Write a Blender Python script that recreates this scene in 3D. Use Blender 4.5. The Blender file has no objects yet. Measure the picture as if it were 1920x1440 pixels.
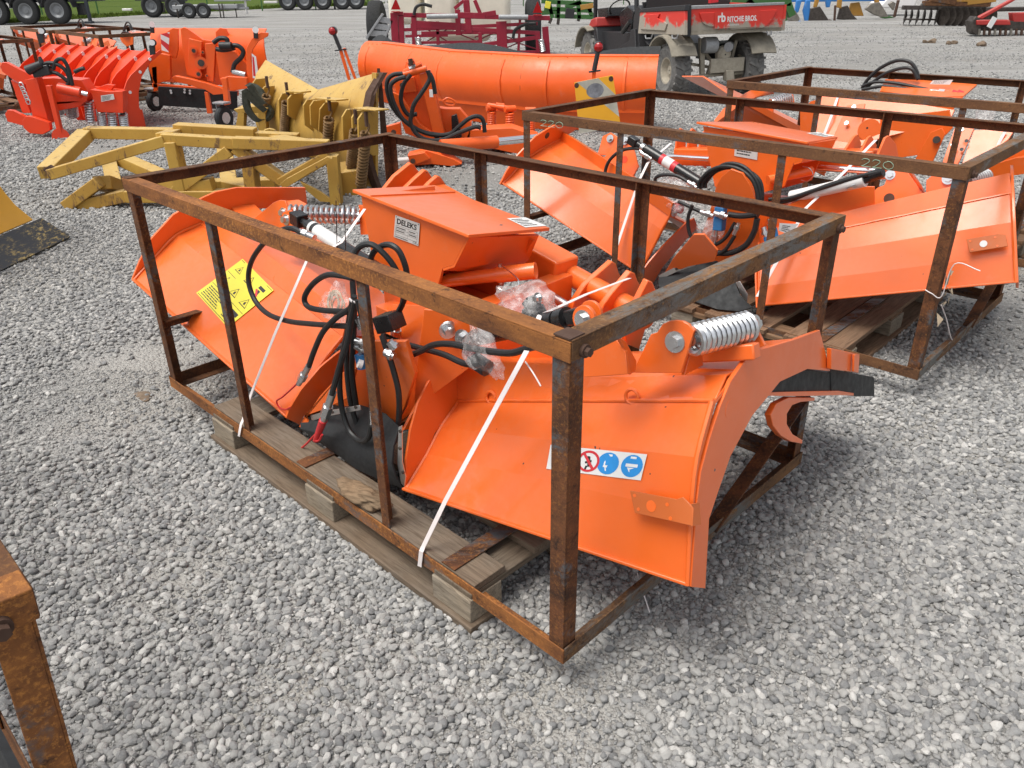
import bpy, bmesh, math, random
import numpy as np
from mathutils import Vector as Vec, Matrix
random.seed(7); RNG = np.random.default_rng(11)
SC = bpy.context.scene; COL = SC.collection

# ------------------------------------------------------------------ camera
F_PX, PITCH, ROLL, CAM_H = 1477.0, 0.4750, -0.0147, 1.45     # focal length in photo pixels (1920 wide)
_cp, _sp = math.cos(PITCH), math.sin(PITCH)
_f = Vec((0, _cp, -_sp)); _u0 = Vec((0, _sp, _cp)); _r0 = Vec((1, 0, 0))
_c, _s = math.cos(ROLL), math.sin(ROLL)
CR = _c*_r0 + _s*_u0; CU = -_s*_r0 + _c*_u0; CF = _f
CAM = Vec((0, 0, CAM_H))
cd = bpy.data.cameras.new('camera'); cam = bpy.data.objects.new('camera', cd); COL.objects.link(cam)
cd.sensor_width = 36.0; cd.lens = F_PX*36/1920; cd.clip_start = 0.05; cd.clip_end = 2000
M3 = Matrix((CR, CU, -CF)).transposed()
cam.matrix_world = Matrix.Translation(CAM) @ M3.to_4x4()
SC.camera = cam
SC.render.resolution_x, SC.render.resolution_y = 1024, 768

# ------------------------------------------------------------------ sky and sun
SUN_EL, SUN_AZ = math.radians(66), math.radians(-118)        # azimuth from +Y towards +X
w = bpy.data.worlds.new('World'); SC.world = w; w.use_nodes = True
nt = w.node_tree; nt.nodes.clear()
out = nt.nodes.new('ShaderNodeOutputWorld'); bg = nt.nodes.new('ShaderNodeBackground')
sky = nt.nodes.new('ShaderNodeTexSky'); sky.sky_type = 'NISHITA'; sky.sun_disc = False
sky.sun_elevation = SUN_EL; sky.sun_rotation = SUN_AZ; sky.air_density = 1.0; sky.dust_density = 3.0; sky.ozone_density = 1.0
hs = nt.nodes.new('ShaderNodeHueSaturation'); hs.inputs['Saturation'].default_value = 0.22   # thin high cloud over the whole sky
tc = nt.nodes.new('ShaderNodeTexCoord'); nz = nt.nodes.new('ShaderNodeTexNoise')
nz.inputs['Scale'].default_value = 2.3; nz.inputs['Detail'].default_value = 5; nz.inputs['Roughness'].default_value = 0.55
mr = nt.nodes.new('ShaderNodeMapRange'); mr.inputs['From Min'].default_value = 0.36; mr.inputs['From Max'].default_value = 0.66
mr.inputs['To Min'].default_value = 0.72; mr.inputs['To Max'].default_value = 1.45
mul = nt.nodes.new('ShaderNodeVectorMath'); mul.operation = 'MULTIPLY'
L = nt.links.new
L(sky.outputs[0], hs.inputs['Color']); L(tc.outputs['Generated'], nz.inputs['Vector']); L(nz.outputs[0], mr.inputs['Value'])
L(hs.outputs[0], mul.inputs[0]); L(mr.outputs[0], mul.inputs[1]); L(mul.outputs[0], bg.inputs['Color'])
bg.inputs['Strength'].default_value = 0.125; L(bg.outputs[0], out.inputs[0])
sl = bpy.data.lights.new('sun', 'SUN'); sun = bpy.data.objects.new('sun', sl); COL.objects.link(sun)
sl.energy = 2.1; sl.angle = math.radians(34); sl.color = (1.0, 0.95, 0.87)
sd = Vec((math.sin(SUN_AZ)*math.cos(SUN_EL), math.cos(SUN_AZ)*math.cos(SUN_EL), math.sin(SUN_EL)))
sun.rotation_euler = sd.to_track_quat('Z', 'Y').to_euler()
sun.location = (-6, 0, 12)
SC.view_settings.view_transform = 'Standard'; SC.view_settings.look = 'None'
SC.view_settings.exposure = 0.54; SC.view_settings.gamma = 1.0; SC.view_settings.use_curve_mapping = False
try:
    SC.cycles.use_denoising = True
    SC.cycles.max_bounces = 8; SC.cycles.transparent_max_bounces = 12
except Exception: pass

# ------------------------------------------------------------------ from a picture point to a place
def ray(px, py): return CF + CR*((px-960)/F_PX) - CU*((py-720)/F_PX)
def atz(px, py, z=0.0):
    d = ray(px, py); return CAM + d*((z-CAM_H)/d.z)
def on(px, py, O, n):
    d = ray(px, py); return CAM + d*((O-CAM).dot(n)/d.dot(n))
def atd(px, py, dep): return CAM + ray(px, py)*dep
def lerp(a, b, t): return a + (b-a)*t

# ------------------------------------------------------------------ mesh building
ORG = {}
def root(name, loc, label, cat, group=None, kind=None):
    o = bpy.data.objects.new(name, None); COL.objects.link(o); o.location = loc; o.empty_display_size = 0.1
    ORG[o] = Vec(loc); tag(o, label, cat, group, kind); return o
def tag(o, label=None, cat=None, group=None, kind=None):
    if label: o['label'] = label
    if cat: o['category'] = cat
    if group: o['group'] = group
    if kind: o['kind'] = kind
    return o

def catmull(pts, n=6):
    P = [Vec(p) for p in pts]
    if len(P) < 3: return P
    Q = [P[0]*2-P[1]] + P + [P[-1]*2-P[-2]]; out = []
    for i in range(1, len(Q)-2):
        a, b, c, d = Q[i-1], Q[i], Q[i+1], Q[i+2]
        for k in range(n):
            t = k/n
            out.append(0.5*((2*b)+(c-a)*t+(2*a-5*b+4*c-d)*t*t+(3*b-a-3*c+d)*t*t*t))
    out.append(P[-1]); return out

class MB:
    def __init__(s): s.v = []; s.f = []
    def add(s, vs, fs):
        b = len(s.v); s.v += [Vec(v) for v in vs]; s.f += [tuple(b+i for i in f) for f in fs]; return s
    def box(s, c, ax, hs):
        c = Vec(c); X, Y, Z = ax[0]*hs[0], ax[1]*hs[1], ax[2]*hs[2]
        vs = [c+X*i+Y*j+Z*k for k in (-1, 1) for j in (-1, 1) for i in (-1, 1)]
        return s.add(vs, [(0,2,3,1),(4,5,7,6),(0,1,5,4),(2,6,7,3),(0,4,6,2),(1,3,7,5)])
    def bar(s, p, q, wd, ht, up=(0,0,1)):
        p, q = Vec(p), Vec(q); d = (q-p); L_ = d.length; d.normalize()
        side = d.cross(Vec(up))
        if side.length < 1e-4: side = d.cross(Vec((1,0,0)))
        side.normalize(); u = side.cross(d)
        return s.box((p+q)/2, (d, side, u), (L_/2, wd/2, ht/2))
    def angle(s, p, q, d1, d2, wd=0.04, t=0.004):
        p, q = Vec(p), Vec(q); d = (q-p); Ln = d.length; d.normalize(); m = (p+q)/2; d1, d2 = Vec(d1), Vec(d2)
        s.box(m + d1*(wd/2) + d2*(t/2), (d, d1, d2), (Ln/2, wd/2, t/2))
        s.box(m + d2*((wd+t)/2) + d1*(t/2), (d, d1, d2), (Ln/2, t/2, (wd-t)/2)); return s
    def prism(s, poly, ext):
        n = len(poly); ext = Vec(ext); a = [Vec(p) for p in poly]; b = [p+ext for p in a]
        nrm = Vec((0,0,0))
        for i in range(n): nrm += a[i].cross(a[(i+1) % n])
        if nrm.dot(ext) > 0: a.reverse(); b.reverse()
        return s.add(a+b, [tuple(range(n)), tuple(range(2*n-1, n-1, -1))] + [(i, n+i, n+(i+1) % n, (i+1) % n) for i in range(n)])
    def tube(s, pts, r, n=8, sm=6, caps=True):
        P = catmull(pts, sm) if sm > 1 else [Vec(p) for p in pts]
        T = [(P[min(i+1, len(P)-1)]-P[max(i-1, 0)]).normalized() for i in range(len(P))]
        a = T[0].orthogonal().normalized(); rings = []
        for i, p in enumerate(P):
            a = (a - T[i]*a.dot(T[i])).normalized(); b = T[i].cross(a)
            rr = r[min(i*len(r)//len(P), len(r)-1)] if isinstance(r, (list, tuple)) else r
            rings.append([p + (a*math.cos(2*math.pi*k/n) + b*math.sin(2*math.pi*k/n))*rr for k in range(n)])
        vs = [v for R_ in rings for v in R_]; m = len(P)
        fs = [(i*n+k, i*n+(k+1) % n, (i+1)*n+(k+1) % n, (i+1)*n+k) for i in range(m-1) for k in range(n)]
        if caps: fs += [tuple(range(n-1, -1, -1)), tuple((m-1)*n+k for k in range(n))]
        return s.add(vs, fs)
    def cyl(s, p, q, r, n=14, r2=None):
        p, q = Vec(p), Vec(q); r2 = r if r2 is None else r2
        T = (q-p).normalized(); a = T.orthogonal().normalized(); b = T.cross(a)
        cs = [(a*math.cos(2*math.pi*k/n)+b*math.sin(2*math.pi*k/n)) for k in range(n)]
        return s.add([p+c*r for c in cs]+[q+c*r2 for c in cs],
                     [tuple(range(n-1, -1, -1)), tuple(range(n, 2*n))]+[(k, (k+1) % n, n+(k+1) % n, n+k) for k in range(n)])
    def lathe(s, c, axis, prof, n=24, closed=False):
        c, T = Vec(c), Vec(axis).normalized(); a = T.orthogonal().normalized(); b = T.cross(a); m = len(prof)
        vs = [c + T*h + (a*math.cos(2*math.pi*k/n)+b*math.sin(2*math.pi*k/n))*r for (r, h) in prof for k in range(n)]
        rng = m if closed else m-1
        fs = [(i*n+k, i*n+(k+1) % n, ((i+1) % m)*n+(k+1) % n, ((i+1) % m)*n+k) for i in range(rng) for k in range(n)]
        return s.add(vs, fs)
    def helix(s, p, q, R_, r, turns, n=6, seg=14):
        p, q = Vec(p), Vec(q); T = (q-p).normalized(); a = T.orthogonal().normalized(); b = T.cross(a); N = int(turns*seg)
        pts = [p+(q-p)*(i/N) + (a*math.cos(2*math.pi*i/seg)+b*math.sin(2*math.pi*i/seg))*R_ for i in range(N+1)]
        return s.tube(pts, r, n, 1)
    def bolt(s, p, d, r=0.012, h=0.01, washer=True):
        p, d = Vec(p), Vec(d).normalized()
        if washer: s.cyl(p, p+d*0.003, r*1.65, 16)
        return s.cyl(p+d*0.003, p+d*(0.003+h), r, 6)
    def loft(s, rows, th=None):
        """rows: equal length point rows; a skin, thickened along its mean normal when th is given"""
        m, n = len(rows), len(rows[0]); vs = [Vec(p) for R_ in rows for p in R_]
        fs = [(i*n+j, i*n+j+1, (i+1)*n+j+1, (i+1)*n+j) for i in range(m-1) for j in range(n-1)]
        if th is None: return s.add(vs, fs)
        nr = [Vec((0,0,0)) for _ in vs]
        for f in fs:
            k = (vs[f[1]]-vs[f[0]]).cross(vs[f[3]]-vs[f[0]])
            if k.length < 1e-12: k = (vs[f[2]]-vs[f[1]]).cross(vs[f[3]]-vs[f[1]])
            for i in f: nr[i] += k
        lo = [v + nn.normalized()*th for v, nn in zip(vs, nr)]; N = m*n
        edge = [j for j in range(n)] + [i*n+n-1 for i in range(1, m)] + [(m-1)*n+j for j in range(n-2, -1, -1)] + [i*n for i in range(m-2, 0, -1)]
        fs2 = fs + [tuple(N+i for i in reversed(f)) for f in fs]
        fs2 += [(edge[(k+1) % len(edge)], edge[k], N+edge[k], N+edge[(k+1) % len(edge)]) for k in range(len(edge))]
        return s.add(vs+lo, fs2)
    def build(s, name, m, parent=None, bevel=0.0, ang=32, label=None, seg=2):
        org = ORG.get(parent, Vec((0,0,0)))
        me = bpy.data.meshes.new(name)
        me.from_pydata([tuple(v-org) for v in s.v], [], s.f); me.validate()
        bm = bmesh.new(); bm.from_mesh(me); bmesh.ops.recalc_face_normals(bm, faces=bm.faces); bm.to_mesh(me); bm.free()
        me.polygons.foreach_set('use_smooth', [True]*len(me.polygons)); me.set_sharp_from_angle(angle=math.radians(ang))
        me.materials.append(m)
        o = bpy.data.objects.new(name, me); COL.objects.link(o)
        if parent is not None: o.parent = parent
        ORG[o] = org
        if bevel:
            b = o.modifiers.new('bevel', 'BEVEL'); b.width = bevel; b.segments = seg; b.limit_method = 'ANGLE'; b.angle_limit = math.radians(40)
            b.use_clamp_overlap = True; b.harden_normals = False
        if label: o['label'] = label
        return o

def copy_tree(o, delta=Vec((0,0,0)), parent=None):
    c = o.copy(); COL.objects.link(c)
    if parent is not None: c.parent = parent
    else: c.location = o.location + delta
    for ch in [x for x in o.children]: copy_tree(ch, delta, c)
    return c
# ------------------------------------------------------------------ materials
class N:
    def __init__(s, name):
        s.m = bpy.data.materials.new(name); s.m.use_nodes = True; s.t = s.m.node_tree; s.t.nodes.clear()
        s.out = s.t.nodes.new('ShaderNodeOutputMaterial'); s.b = s.t.nodes.new('ShaderNodeBsdfPrincipled'); s.t.links.new(s.b.outputs[0], s.out.inputs[0])
        s._tc = None
    def n(s, typ, **kw):
        x = s.t.nodes.new(typ)
        for k, v in kw.items():
            if k in x.inputs: s.put(x.inputs[k], v)
            else: setattr(x, k, v)
        return x
    def put(s, i, v):
        if hasattr(v, 'is_output') or isinstance(v, bpy.types.NodeSocket): s.t.links.new(v, i)
        else: i.default_value = (*v, 1) if (isinstance(v, (tuple, list)) and len(v) == 3 and len(i.default_value) == 4) else v
    def obj(s):
        if s._tc is None: s._tc = s.n('ShaderNodeTexCoord')
        return s._tc.outputs['Object']
    def mapped(s, scale, rot=0.0):
        mp = s.n('ShaderNodeMapping'); s.put(mp.inputs[0], s.obj()); mp.inputs['Rotation'].default_value = (0, 0, rot); 
        # rotate first, then stretch
        mp2 = s.n('ShaderNodeMapping'); s.put(mp2.inputs[0], mp.outputs[0]); mp2.inputs['Scale'].default_value = scale
        return mp2.outputs[0]
    def noise(s, scale, detail=4, rough=0.55, vec=None, dist=0.0):
        x = s.n('ShaderNodeTexNoise'); x.inputs['Scale'].default_value = scale; x.inputs['Detail'].default_value = detail
        x.inputs['Roughness'].default_value = rough; x.inputs['Distortion'].default_value = dist; s.put(x.inputs['Vector'], vec or s.obj()); return x.outputs[0]
    def ramp(s, v, stops):
        x = s.n('ShaderNodeValToRGB'); s.put(x.inputs[0], v); e = x.color_ramp.elements
        while len(e) < len(stops): e.new(0.5)
        for i, (p, c) in enumerate(stops): e[i].position = p; e[i].color = (*c, 1) if isinstance(c, (tuple, list)) else (c, c, c, 1)
        return x.outputs[0]
    def rng(s, v, a, b, c=0.0, d=1.0):
        x = s.n('ShaderNodeMapRange'); s.put(x.inputs[0], v); x.inputs[1].default_value, x.inputs[2].default_value, x.inputs[3].default_value, x.inputs[4].default_value = a, b, c, d
        return x.outputs[0]
    def mix(s, f, a, b, mode='MIX'):
        x = s.n('ShaderNodeMix', data_type='RGBA', blend_type=mode); s.put(x.inputs[0], f); s.put(x.inputs[6], a); s.put(x.inputs[7], b); return x.outputs[2]
    def math(s, op, a, b=0.0):
        x = s.n('ShaderNodeMath', operation=op); s.put(x.inputs[0], a); s.put(x.inputs[1], b); return x.outputs[0]
    def up(s):
        g = s.n('ShaderNodeNewGeometry'); x = s.n('ShaderNodeSeparateXYZ'); s.put(x.inputs[0], g.outputs['Normal']); return x.outputs[2]
    def bump(s, h, strength=0.3, dist=0.01):
        x = s.n('ShaderNodeBump'); x.inputs['Strength'].default_value = strength; x.inputs['Distance'].default_value = dist
        s.put(x.inputs['Height'], h); s.put(s.b.inputs['Normal'], x.outputs[0])
    def rand(s): return s.n('ShaderNodeObjectInfo').outputs['Random']
    def set(s, **kw):
        for k, v in kw.items(): s.put(s.b.inputs[k.replace('_', ' ')], v)
        return s.m

def paint(name, col, rough=0.32, dust=0.12, wear=0.0, wearcol=(0.12, 0.06, 0.03), dustcol=(0.40, 0.36, 0.30), spec=0.5, peel=0.25, bare=(0.02, 0.02, 0.02), chip=0.0, coat=0.0):
    m = N(name)
    v = m.noise(3.0, 4); v2 = m.noise(45, 5, 0.65); v3 = m.noise(11, 6, 0.7)
    c = m.mix(m.rng(v, 0.3, 0.7), col, tuple(x*0.86 for x in col))
    up = m.rng(m.up(), 0.1, 0.95)
    c = m.mix(m.math('MULTIPLY', m.math('MULTIPLY', up, m.rng(v2, 0.35, 0.75)), dust), c, dustcol)
    if wear > 0:
        wm = m.rng(m.math('MULTIPLY', v3, m.rng(v, 0.3, 0.7, 0.75, 1.2)), 0.74-wear*0.5, 0.80-wear*0.5)
        c = m.mix(wm, c, m.mix(v2, wearcol, bare))
    sc_ = m.noise(7, 6, 0.75, m.mapped((1, 6, 1), 0.6), 0.8)            # rubbed streaks and handling marks
    c = m.mix(m.rng(sc_, 0.66, 0.80, 0, 0.35), c, tuple(x*0.55 for x in col)); c = m.mix(m.rng(m.noise(5.5, 7, 0.75), 0.58, 0.75, 0, dust*1.6), c, dustcol)
    if chip > 0:
        cm = m.rng(m.noise(38, 2, 0.5), 0.80-chip, 0.82-chip)
        c = m.mix(cm, c, bare)
    m.bump(m.math('ADD', m.math('MULTIPLY', m.noise(160, 2), 0.25), m.math('MULTIPLY', m.noise(9, 2), 1.0)), 0.06*peel*4, 0.004)
    m.b.inputs['Coat Weight'].default_value = coat; m.b.inputs['Coat Roughness'].default_value = 0.16
    return m.set(Base_Color=c, Roughness=m.rng(v3, 0.3, 0.75, rough*0.8, rough*1.35), Specular_IOR_Level=spec)

def rust(name, a=(0.30, 0.12, 0.035), b=(0.10, 0.045, 0.022), scale_col=(0.10, 0.11, 0.12), scale_amt=0.35, rot=0.0, bright=(0.45, 0.20, 0.05)):
    m = N(name)
    vec = m.mapped((0.35, 1.0, 1.0), rot)
    v = m.noise(14, 7, 0.68, vec); f = m.noise(130, 4, 0.7); big = m.noise(5, 5, 0.65, vec); st = m.noise(30, 6, 0.75, vec, 0.6)
    c = m.mix(m.rng(v, 0.34, 0.68), b, a)
    c = m.mix(m.math('MULTIPLY', m.rng(f, 0.5, 0.75), m.rng(big, 0.35, 0.6)), c, bright)
    sm = m.math('MULTIPLY', m.rng(big, 0.66-scale_amt*0.5, 0.72-scale_amt*0.5), m.rng(st, 0.42, 0.56))
    c = m.mix(sm, c, m.mix(f, scale_col, tuple(x*0.5 for x in scale_col)))
    c = m.mix(m.rng(m.noise(22, 6, 0.8, None, 0.4), 0.56, 0.66, 0, 0.85), c, (0.022, 0.012, 0.009))
    m.bump(m.math('ADD', f, m.math('MULTIPLY', st, 0.8)), 0.35, 0.004)
    return m.set(Base_Color=c, Roughness=m.math('SUBTRACT', 0.86, m.math('MULTIPLY', sm, 0.4)), Specular_IOR_Level=0.3)

def wood(name, rot, tint=(0.30, 0.235, 0.165), grey=(0.26, 0.245, 0.22), g=0.5, dark=0.5):
    m = N(name)
    r = m.rand()
    vec = m.n('ShaderNodeVectorMath', operation='ADD'); m.put(vec.inputs[0], m.mapped((1.2, 16, 16), rot)); 
    cv = m.n('ShaderNodeCombineXYZ'); m.put(cv.inputs[0], m.math('MULTIPLY', r, 40.0)); m.put(cv.inputs[1], m.math('MULTIPLY', r, 23.0)); m.put(vec.inputs[1], cv.outputs[0])
    gr = m.noise(7, 6, 0.65, vec.outputs[0], 0.6); fine = m.noise(26, 5, 0.7, vec.outputs[0]); bl = m.noise(6, 4)
    c = m.mix(m.rng(bl, 0.35, 0.65, g-0.25, g+0.3), tint, grey)
    c = m.mix(m.rng(gr, 0.42, 0.66, 0, 0.75), c, tuple(x*dark*0.6 for x in tint))
    c = m.mix(m.rng(fine, 0.6, 0.75, 0, 0.55), c, (0.05, 0.04, 0.03))
    c = m.mix(m.math('MULTIPLY', r, 0.45), c, tuple(x*0.5 for x in tint))
    m.bump(m.math('ADD', gr, fine), 0.5, 0.004)
    return m.set(Base_Color=c, Roughness=0.85, Specular_IOR_Level=0.25)

def plain(name, col, rough=0.5, metal=0.0, spec=0.5, var=0.15, bump=0.0, scale=40):
    m = N(name); v = m.noise(scale, 4, 0.6)
    c = m.mix(m.rng(v, 0.3, 0.7), col, tuple(x*(1-var) for x in col))
    if bump: m.bump(v, bump, 0.003)
    return m.set(Base_Color=c, Roughness=m.rng(v, 0.3, 0.7, rough*0.85, min(1, rough*1.15)), Metallic=metal, Specular_IOR_Level=spec)

M = {}
M['orange'] = paint('orange_paint', (0.82, 0.140, 0.016), 0.34, 0.09, chip=0.04, coat=0.40)
M['orange_old'] = paint('orange_work_paint', (0.84, 0.115, 0.010), 0.42, 0.12)
M['orange_red'] = paint('red_orange_paint', (0.78, 0.055, 0.010), 0.34, 0.06)
M['orange_mid'] = paint('sweeper_orange_paint', (0.83, 0.11, 0.012), 0.36, 0.06)
def worn_yellow():
    m = N('worn_yellow_paint'); v = m.noise(2.2, 5, .6); s1 = m.noise(9, 7, .75, m.mapped((1, 1, .35)), .5); s2 = m.noise(34, 5, .7); up = m.rng(m.up(), .2, .95)
    c = m.mix(m.rng(v, .3, .7), (0.50, 0.31, 0.06), (0.38, 0.20, 0.03))
    c = m.mix(m.math('MULTIPLY', up, m.rng(s2, .3, .7, .25, .75)), c, (0.50, 0.38, 0.17))
    c = m.mix(m.rng(s1, .565, .64, 0, .85), c, m.mix(m.rng(s2, .4, .6), (0.13, 0.062, 0.042), (0.06, 0.035, 0.03)))
    c = m.mix(m.rng(m.noise(60, 3, .6), .68, .72, 0, .8), c, (0.07, 0.04, 0.03))
    m.bump(s1, .25, .01); return m.set(Base_Color=c, Roughness=.62, Specular_IOR_Level=.4)
M['yellow'] = worn_yellow()
M['yellow_clean'] = paint('yellow_blade_paint', (0.86, 0.42, 0.025), 0.45, 0.0)
M['crimson'] = paint('crimson_paint', (0.27, 0.008, 0.028), 0.38, 0.10)
M['red'] = paint('tiller_red_paint', (0.42, 0.03, 0.025), 0.5, 0.3, wear=0.1)
M['green'] = paint('green_paint', (0.035, 0.12, 0.025), 0.45, 0.2)
M['blue'] = paint('blue_plough_paint', (0.03, 0.19, 0.52), 0.45, 0.15, wear=0.05)
M['ochre'] = paint('ochre_frame_paint', (0.40, 0.20, 0.03), 0.55, 0.3, wear=0.1)
YAW = -0.7828
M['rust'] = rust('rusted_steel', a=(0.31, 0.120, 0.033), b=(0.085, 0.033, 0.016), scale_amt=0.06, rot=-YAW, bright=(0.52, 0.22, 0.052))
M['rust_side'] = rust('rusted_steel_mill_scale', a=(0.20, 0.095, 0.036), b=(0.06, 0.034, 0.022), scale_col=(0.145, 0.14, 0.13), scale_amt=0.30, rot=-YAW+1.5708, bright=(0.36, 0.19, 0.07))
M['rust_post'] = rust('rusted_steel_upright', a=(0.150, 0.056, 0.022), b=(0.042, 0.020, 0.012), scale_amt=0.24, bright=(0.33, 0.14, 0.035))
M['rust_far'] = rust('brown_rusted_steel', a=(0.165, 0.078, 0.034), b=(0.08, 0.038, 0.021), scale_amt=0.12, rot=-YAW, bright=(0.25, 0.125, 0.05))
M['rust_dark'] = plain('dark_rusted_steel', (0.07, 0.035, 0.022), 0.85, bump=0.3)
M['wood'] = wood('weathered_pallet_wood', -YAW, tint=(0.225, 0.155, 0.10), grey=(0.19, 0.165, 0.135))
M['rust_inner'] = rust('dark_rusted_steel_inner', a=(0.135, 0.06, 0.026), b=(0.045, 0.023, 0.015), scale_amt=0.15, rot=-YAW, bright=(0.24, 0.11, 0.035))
M['spring_rust'] = plain('rusty_spring_steel', (0.24, 0.135, 0.05), 0.75, var=0.55, bump=0.3, scale=16)
M['wood_block'] = wood('sawn_block_wood', 0.9, tint=(0.34, 0.27, 0.19), grey=(0.30, 0.27, 0.225), g=0.4)
M['wood_x'] = wood('weathered_cross_board_wood', -YAW+1.5708, tint=(0.20, 0.145, 0.095), grey=(0.18, 0.16, 0.135))
M['wood_brown'] = wood('brown_pallet_wood', -YAW, tint=(0.27, 0.155, 0.085), grey=(0.23, 0.15, 0.095), g=0.4)
M['bark'] = wood('rough_bark', 0.4, tint=(0.26, 0.17, 0.10), grey=(0.2, 0.15, 0.10), g=0.3, dark=0.4)
M['zinc'] = plain('zinc_plated_steel', (0.72, 0.73, 0.74), 0.30, 1.0, var=0.2)
M['chrome'] = plain('chrome_rod', (0.82, 0.83, 0.85), 0.12, 1.0, var=0.05)
M['alu'] = plain('bright_metal_strip', (0.70, 0.70, 0.69), 0.42, 1.0, var=0.15)
M['rubber'] = plain('black_rubber', (0.022, 0.024, 0.026), 0.62, spec=0.35, var=0.4, bump=0.15)
M['hose'] = plain('black_hose_rubber', (0.016, 0.017, 0.018), 0.5, spec=0.45, var=0.3)
M['black'] = plain('black_paint', (0.014, 0.014, 0.015), 0.28, spec=0.5)
M['plastic'] = plain('black_plastic', (0.02, 0.02, 0.022), 0.45)
M['white'] = plain('white_plastic', (0.80, 0.80, 0.80), 0.5, var=0.05)
M['strap'] = plain('white_strapping', (0.74, 0.68, 0.665), 0.45, var=0.06)
M['label'] = plain('white_label', (0.68, 0.68, 0.67), 0.4, var=0.03)
M['plate'] = plain('silver_type_plate', (0.62, 0.62, 0.60), 0.45, 0.2, var=0.05)
M['ink'] = plain('black_print', (0.012, 0.012, 0.012), 0.5)
M['inkwhite'] = plain('white_print', (0.75, 0.75, 0.74), 0.5)
M['inkred'] = plain('red_print', (0.60, 0.03, 0.04), 0.45)
M['inkblue'] = plain('blue_print', (0.02, 0.26, 0.66), 0.45)
M['stickyellow'] = plain('yellow_label', (0.72, 0.62, 0.05), 0.4, var=0.04)
M['lampred'] = plain('red_lamp_lens', (0.35, 0.01, 0.012), 0.15)
M['redcap'] = plain('red_dust_cap', (0.55, 0.025, 0.03), 0.4)
M['valveblue'] = plain('blue_valve_paint', (0.02, 0.15, 0.36), 0.35)
M['chalk'] = plain('green_chalk_mark', (0.30, 0.46, 0.34), 0.9)
M['wire'] = plain('pale_wire', (0.55, 0.42, 0.30), 0.5)
M['grey_metal'] = plain('grey_galvanised', (0.36, 0.37, 0.38), 0.55, 0.4, var=0.25)
M['mud'] = plain('dried_mud', (0.40, 0.36, 0.285), 0.95, var=0.25, bump=0.4, scale=25)
M['mud_dark'] = plain('dusty_mud_coat', (0.27, 0.245, 0.195), 0.95, var=0.35, bump=0.3, scale=9)
M['orange_flat'] = paint('matt_orange_bracket', (0.52, 0.115, 0.02), 0.5, 0.1)
M['tyre'] = plain('tyre_rubber', (0.028, 0.029, 0.030), 0.85, spec=0.3, var=0.35, bump=0.2)
M['tyre_mud'] = plain('dusty_tyre_rubber', (0.19, 0.185, 0.175), 0.95, var=0.5, bump=0.4, scale=18)
M['cream'] = plain('cream_tank_plastic', (0.78, 0.74, 0.61), 0.5, var=0.12, scale=6)
M['truck'] = plain('dark_trailer_paint', (0.018, 0.024, 0.034), 0.5)
M['rim'] = plain('grey_wheel_rim', (0.20, 0.21, 0.22), 0.5, 0.3)
M['steel_dark'] = plain('worn_dark_steel', (0.10, 0.085, 0.075), 0.5, 0.6, var=0.5, scale=12)
M['steel_soil'] = plain('soil_polished_steel', (0.27, 0.245, 0.21), 0.4, 0.5, var=0.4, scale=8)
M['grass'] = plain('short_grass', (0.085, 0.125, 0.022), 1.0, spec=0.05, var=0.5, bump=0.3, scale=6)
M['soil'] = plain('brown_soil', (0.20, 0.145, 0.10), 0.95, var=0.4, bump=0.5)
M['tank_white'] = plain('white_sheet', (0.78, 0.76, 0.74), 0.5)
M['cloth'] = plain('grey_green_webbing', (0.06, 0.065, 0.05), 0.9, var=0.3, bump=0.4)
m = N('striped_caution_paint')       # yellow and off-white diagonal bands, in the plate's own coordinates
M['film'] = None
def film(name, tint=(0.9, 0.88, 0.87), alpha=0.34):
    m = N(name); m.put(m.b.inputs['Alpha'], m.rng(m.noise(22, 5, 0.7), 0.42, 0.72, alpha*0.25, alpha*1.6))
    m.bump(m.noise(20, 3, 0.5, None, .5), 0.32, 0.01)
    return m.set(Base_Color=tint, Roughness=0.16, Specular_IOR_Level=0.8)
M['film'] = film('clear_plastic_bag')
# ------------------------------------------------------------------ ground
g = N('crushed_stone_ground')
ob = g.obj()
def vor(scale, feat='F1'):
    x = g.n('ShaderNodeTexVoronoi', feature=feat); x.inputs['Scale'].default_value = scale; g.put(x.inputs['Vector'], ob); return x
PACKED = [(-1.30, 2.95, .75), (-.28, 1.60, .42), (1.55, 2.45, .75), (-.85, 1.72, .35), (.10, 1.28, .30), (-2.6, 4.1, .8), (3.2, 4.2, 1.0), (-.55, 1.25, .22)]   # trodden places: x, y, reach
big = g.noise(0.55, 5, 0.6); fine = g.noise(60, 6, 0.75)
v1, v2 = vor(62), vor(130); s1 = g.n('ShaderNodeSeparateColor'); g.put(s1.inputs[0], v1.outputs['Color']); s2 = g.n('ShaderNodeSeparateColor'); g.put(s2.inputs[0], v2.outputs['Color'])
stone = g.ramp(g.mix(0.5, s1.outputs[0], s2.outputs[0]), [(0.0, (0.10, 0.10, 0.10)), (0.35, (0.215, 0.213, 0.208)), (0.7, (0.31, 0.307, 0.30)), (1.0, (0.44, 0.435, 0.425))])
dust = g.mix(g.rng(fine, 0.3, 0.7), (0.22, 0.212, 0.197), (0.33, 0.32, 0.30))
gap = g.rng(v1.outputs['Distance'], 0.25, 0.65)
c = g.mix(g.math('MULTIPLY', g.rng(big, 0.40, 0.62, 0.35, 0.9), 1.0), stone, dust)
pk = None
wob = g.noise(2.6, 5, 0.65)
for (bx_, by_, br_) in PACKED:
    vd_ = g.n('ShaderNodeVectorMath', operation='DISTANCE'); g.put(vd_.inputs[0], ob); vd_.inputs[1].default_value = (bx_, by_, 0)
    q_ = g.rng(vd_.outputs['Value'], 0.0, br_, 1.0, 0.0); pk = q_ if pk is None else g.math('ADD', pk, q_)
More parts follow.
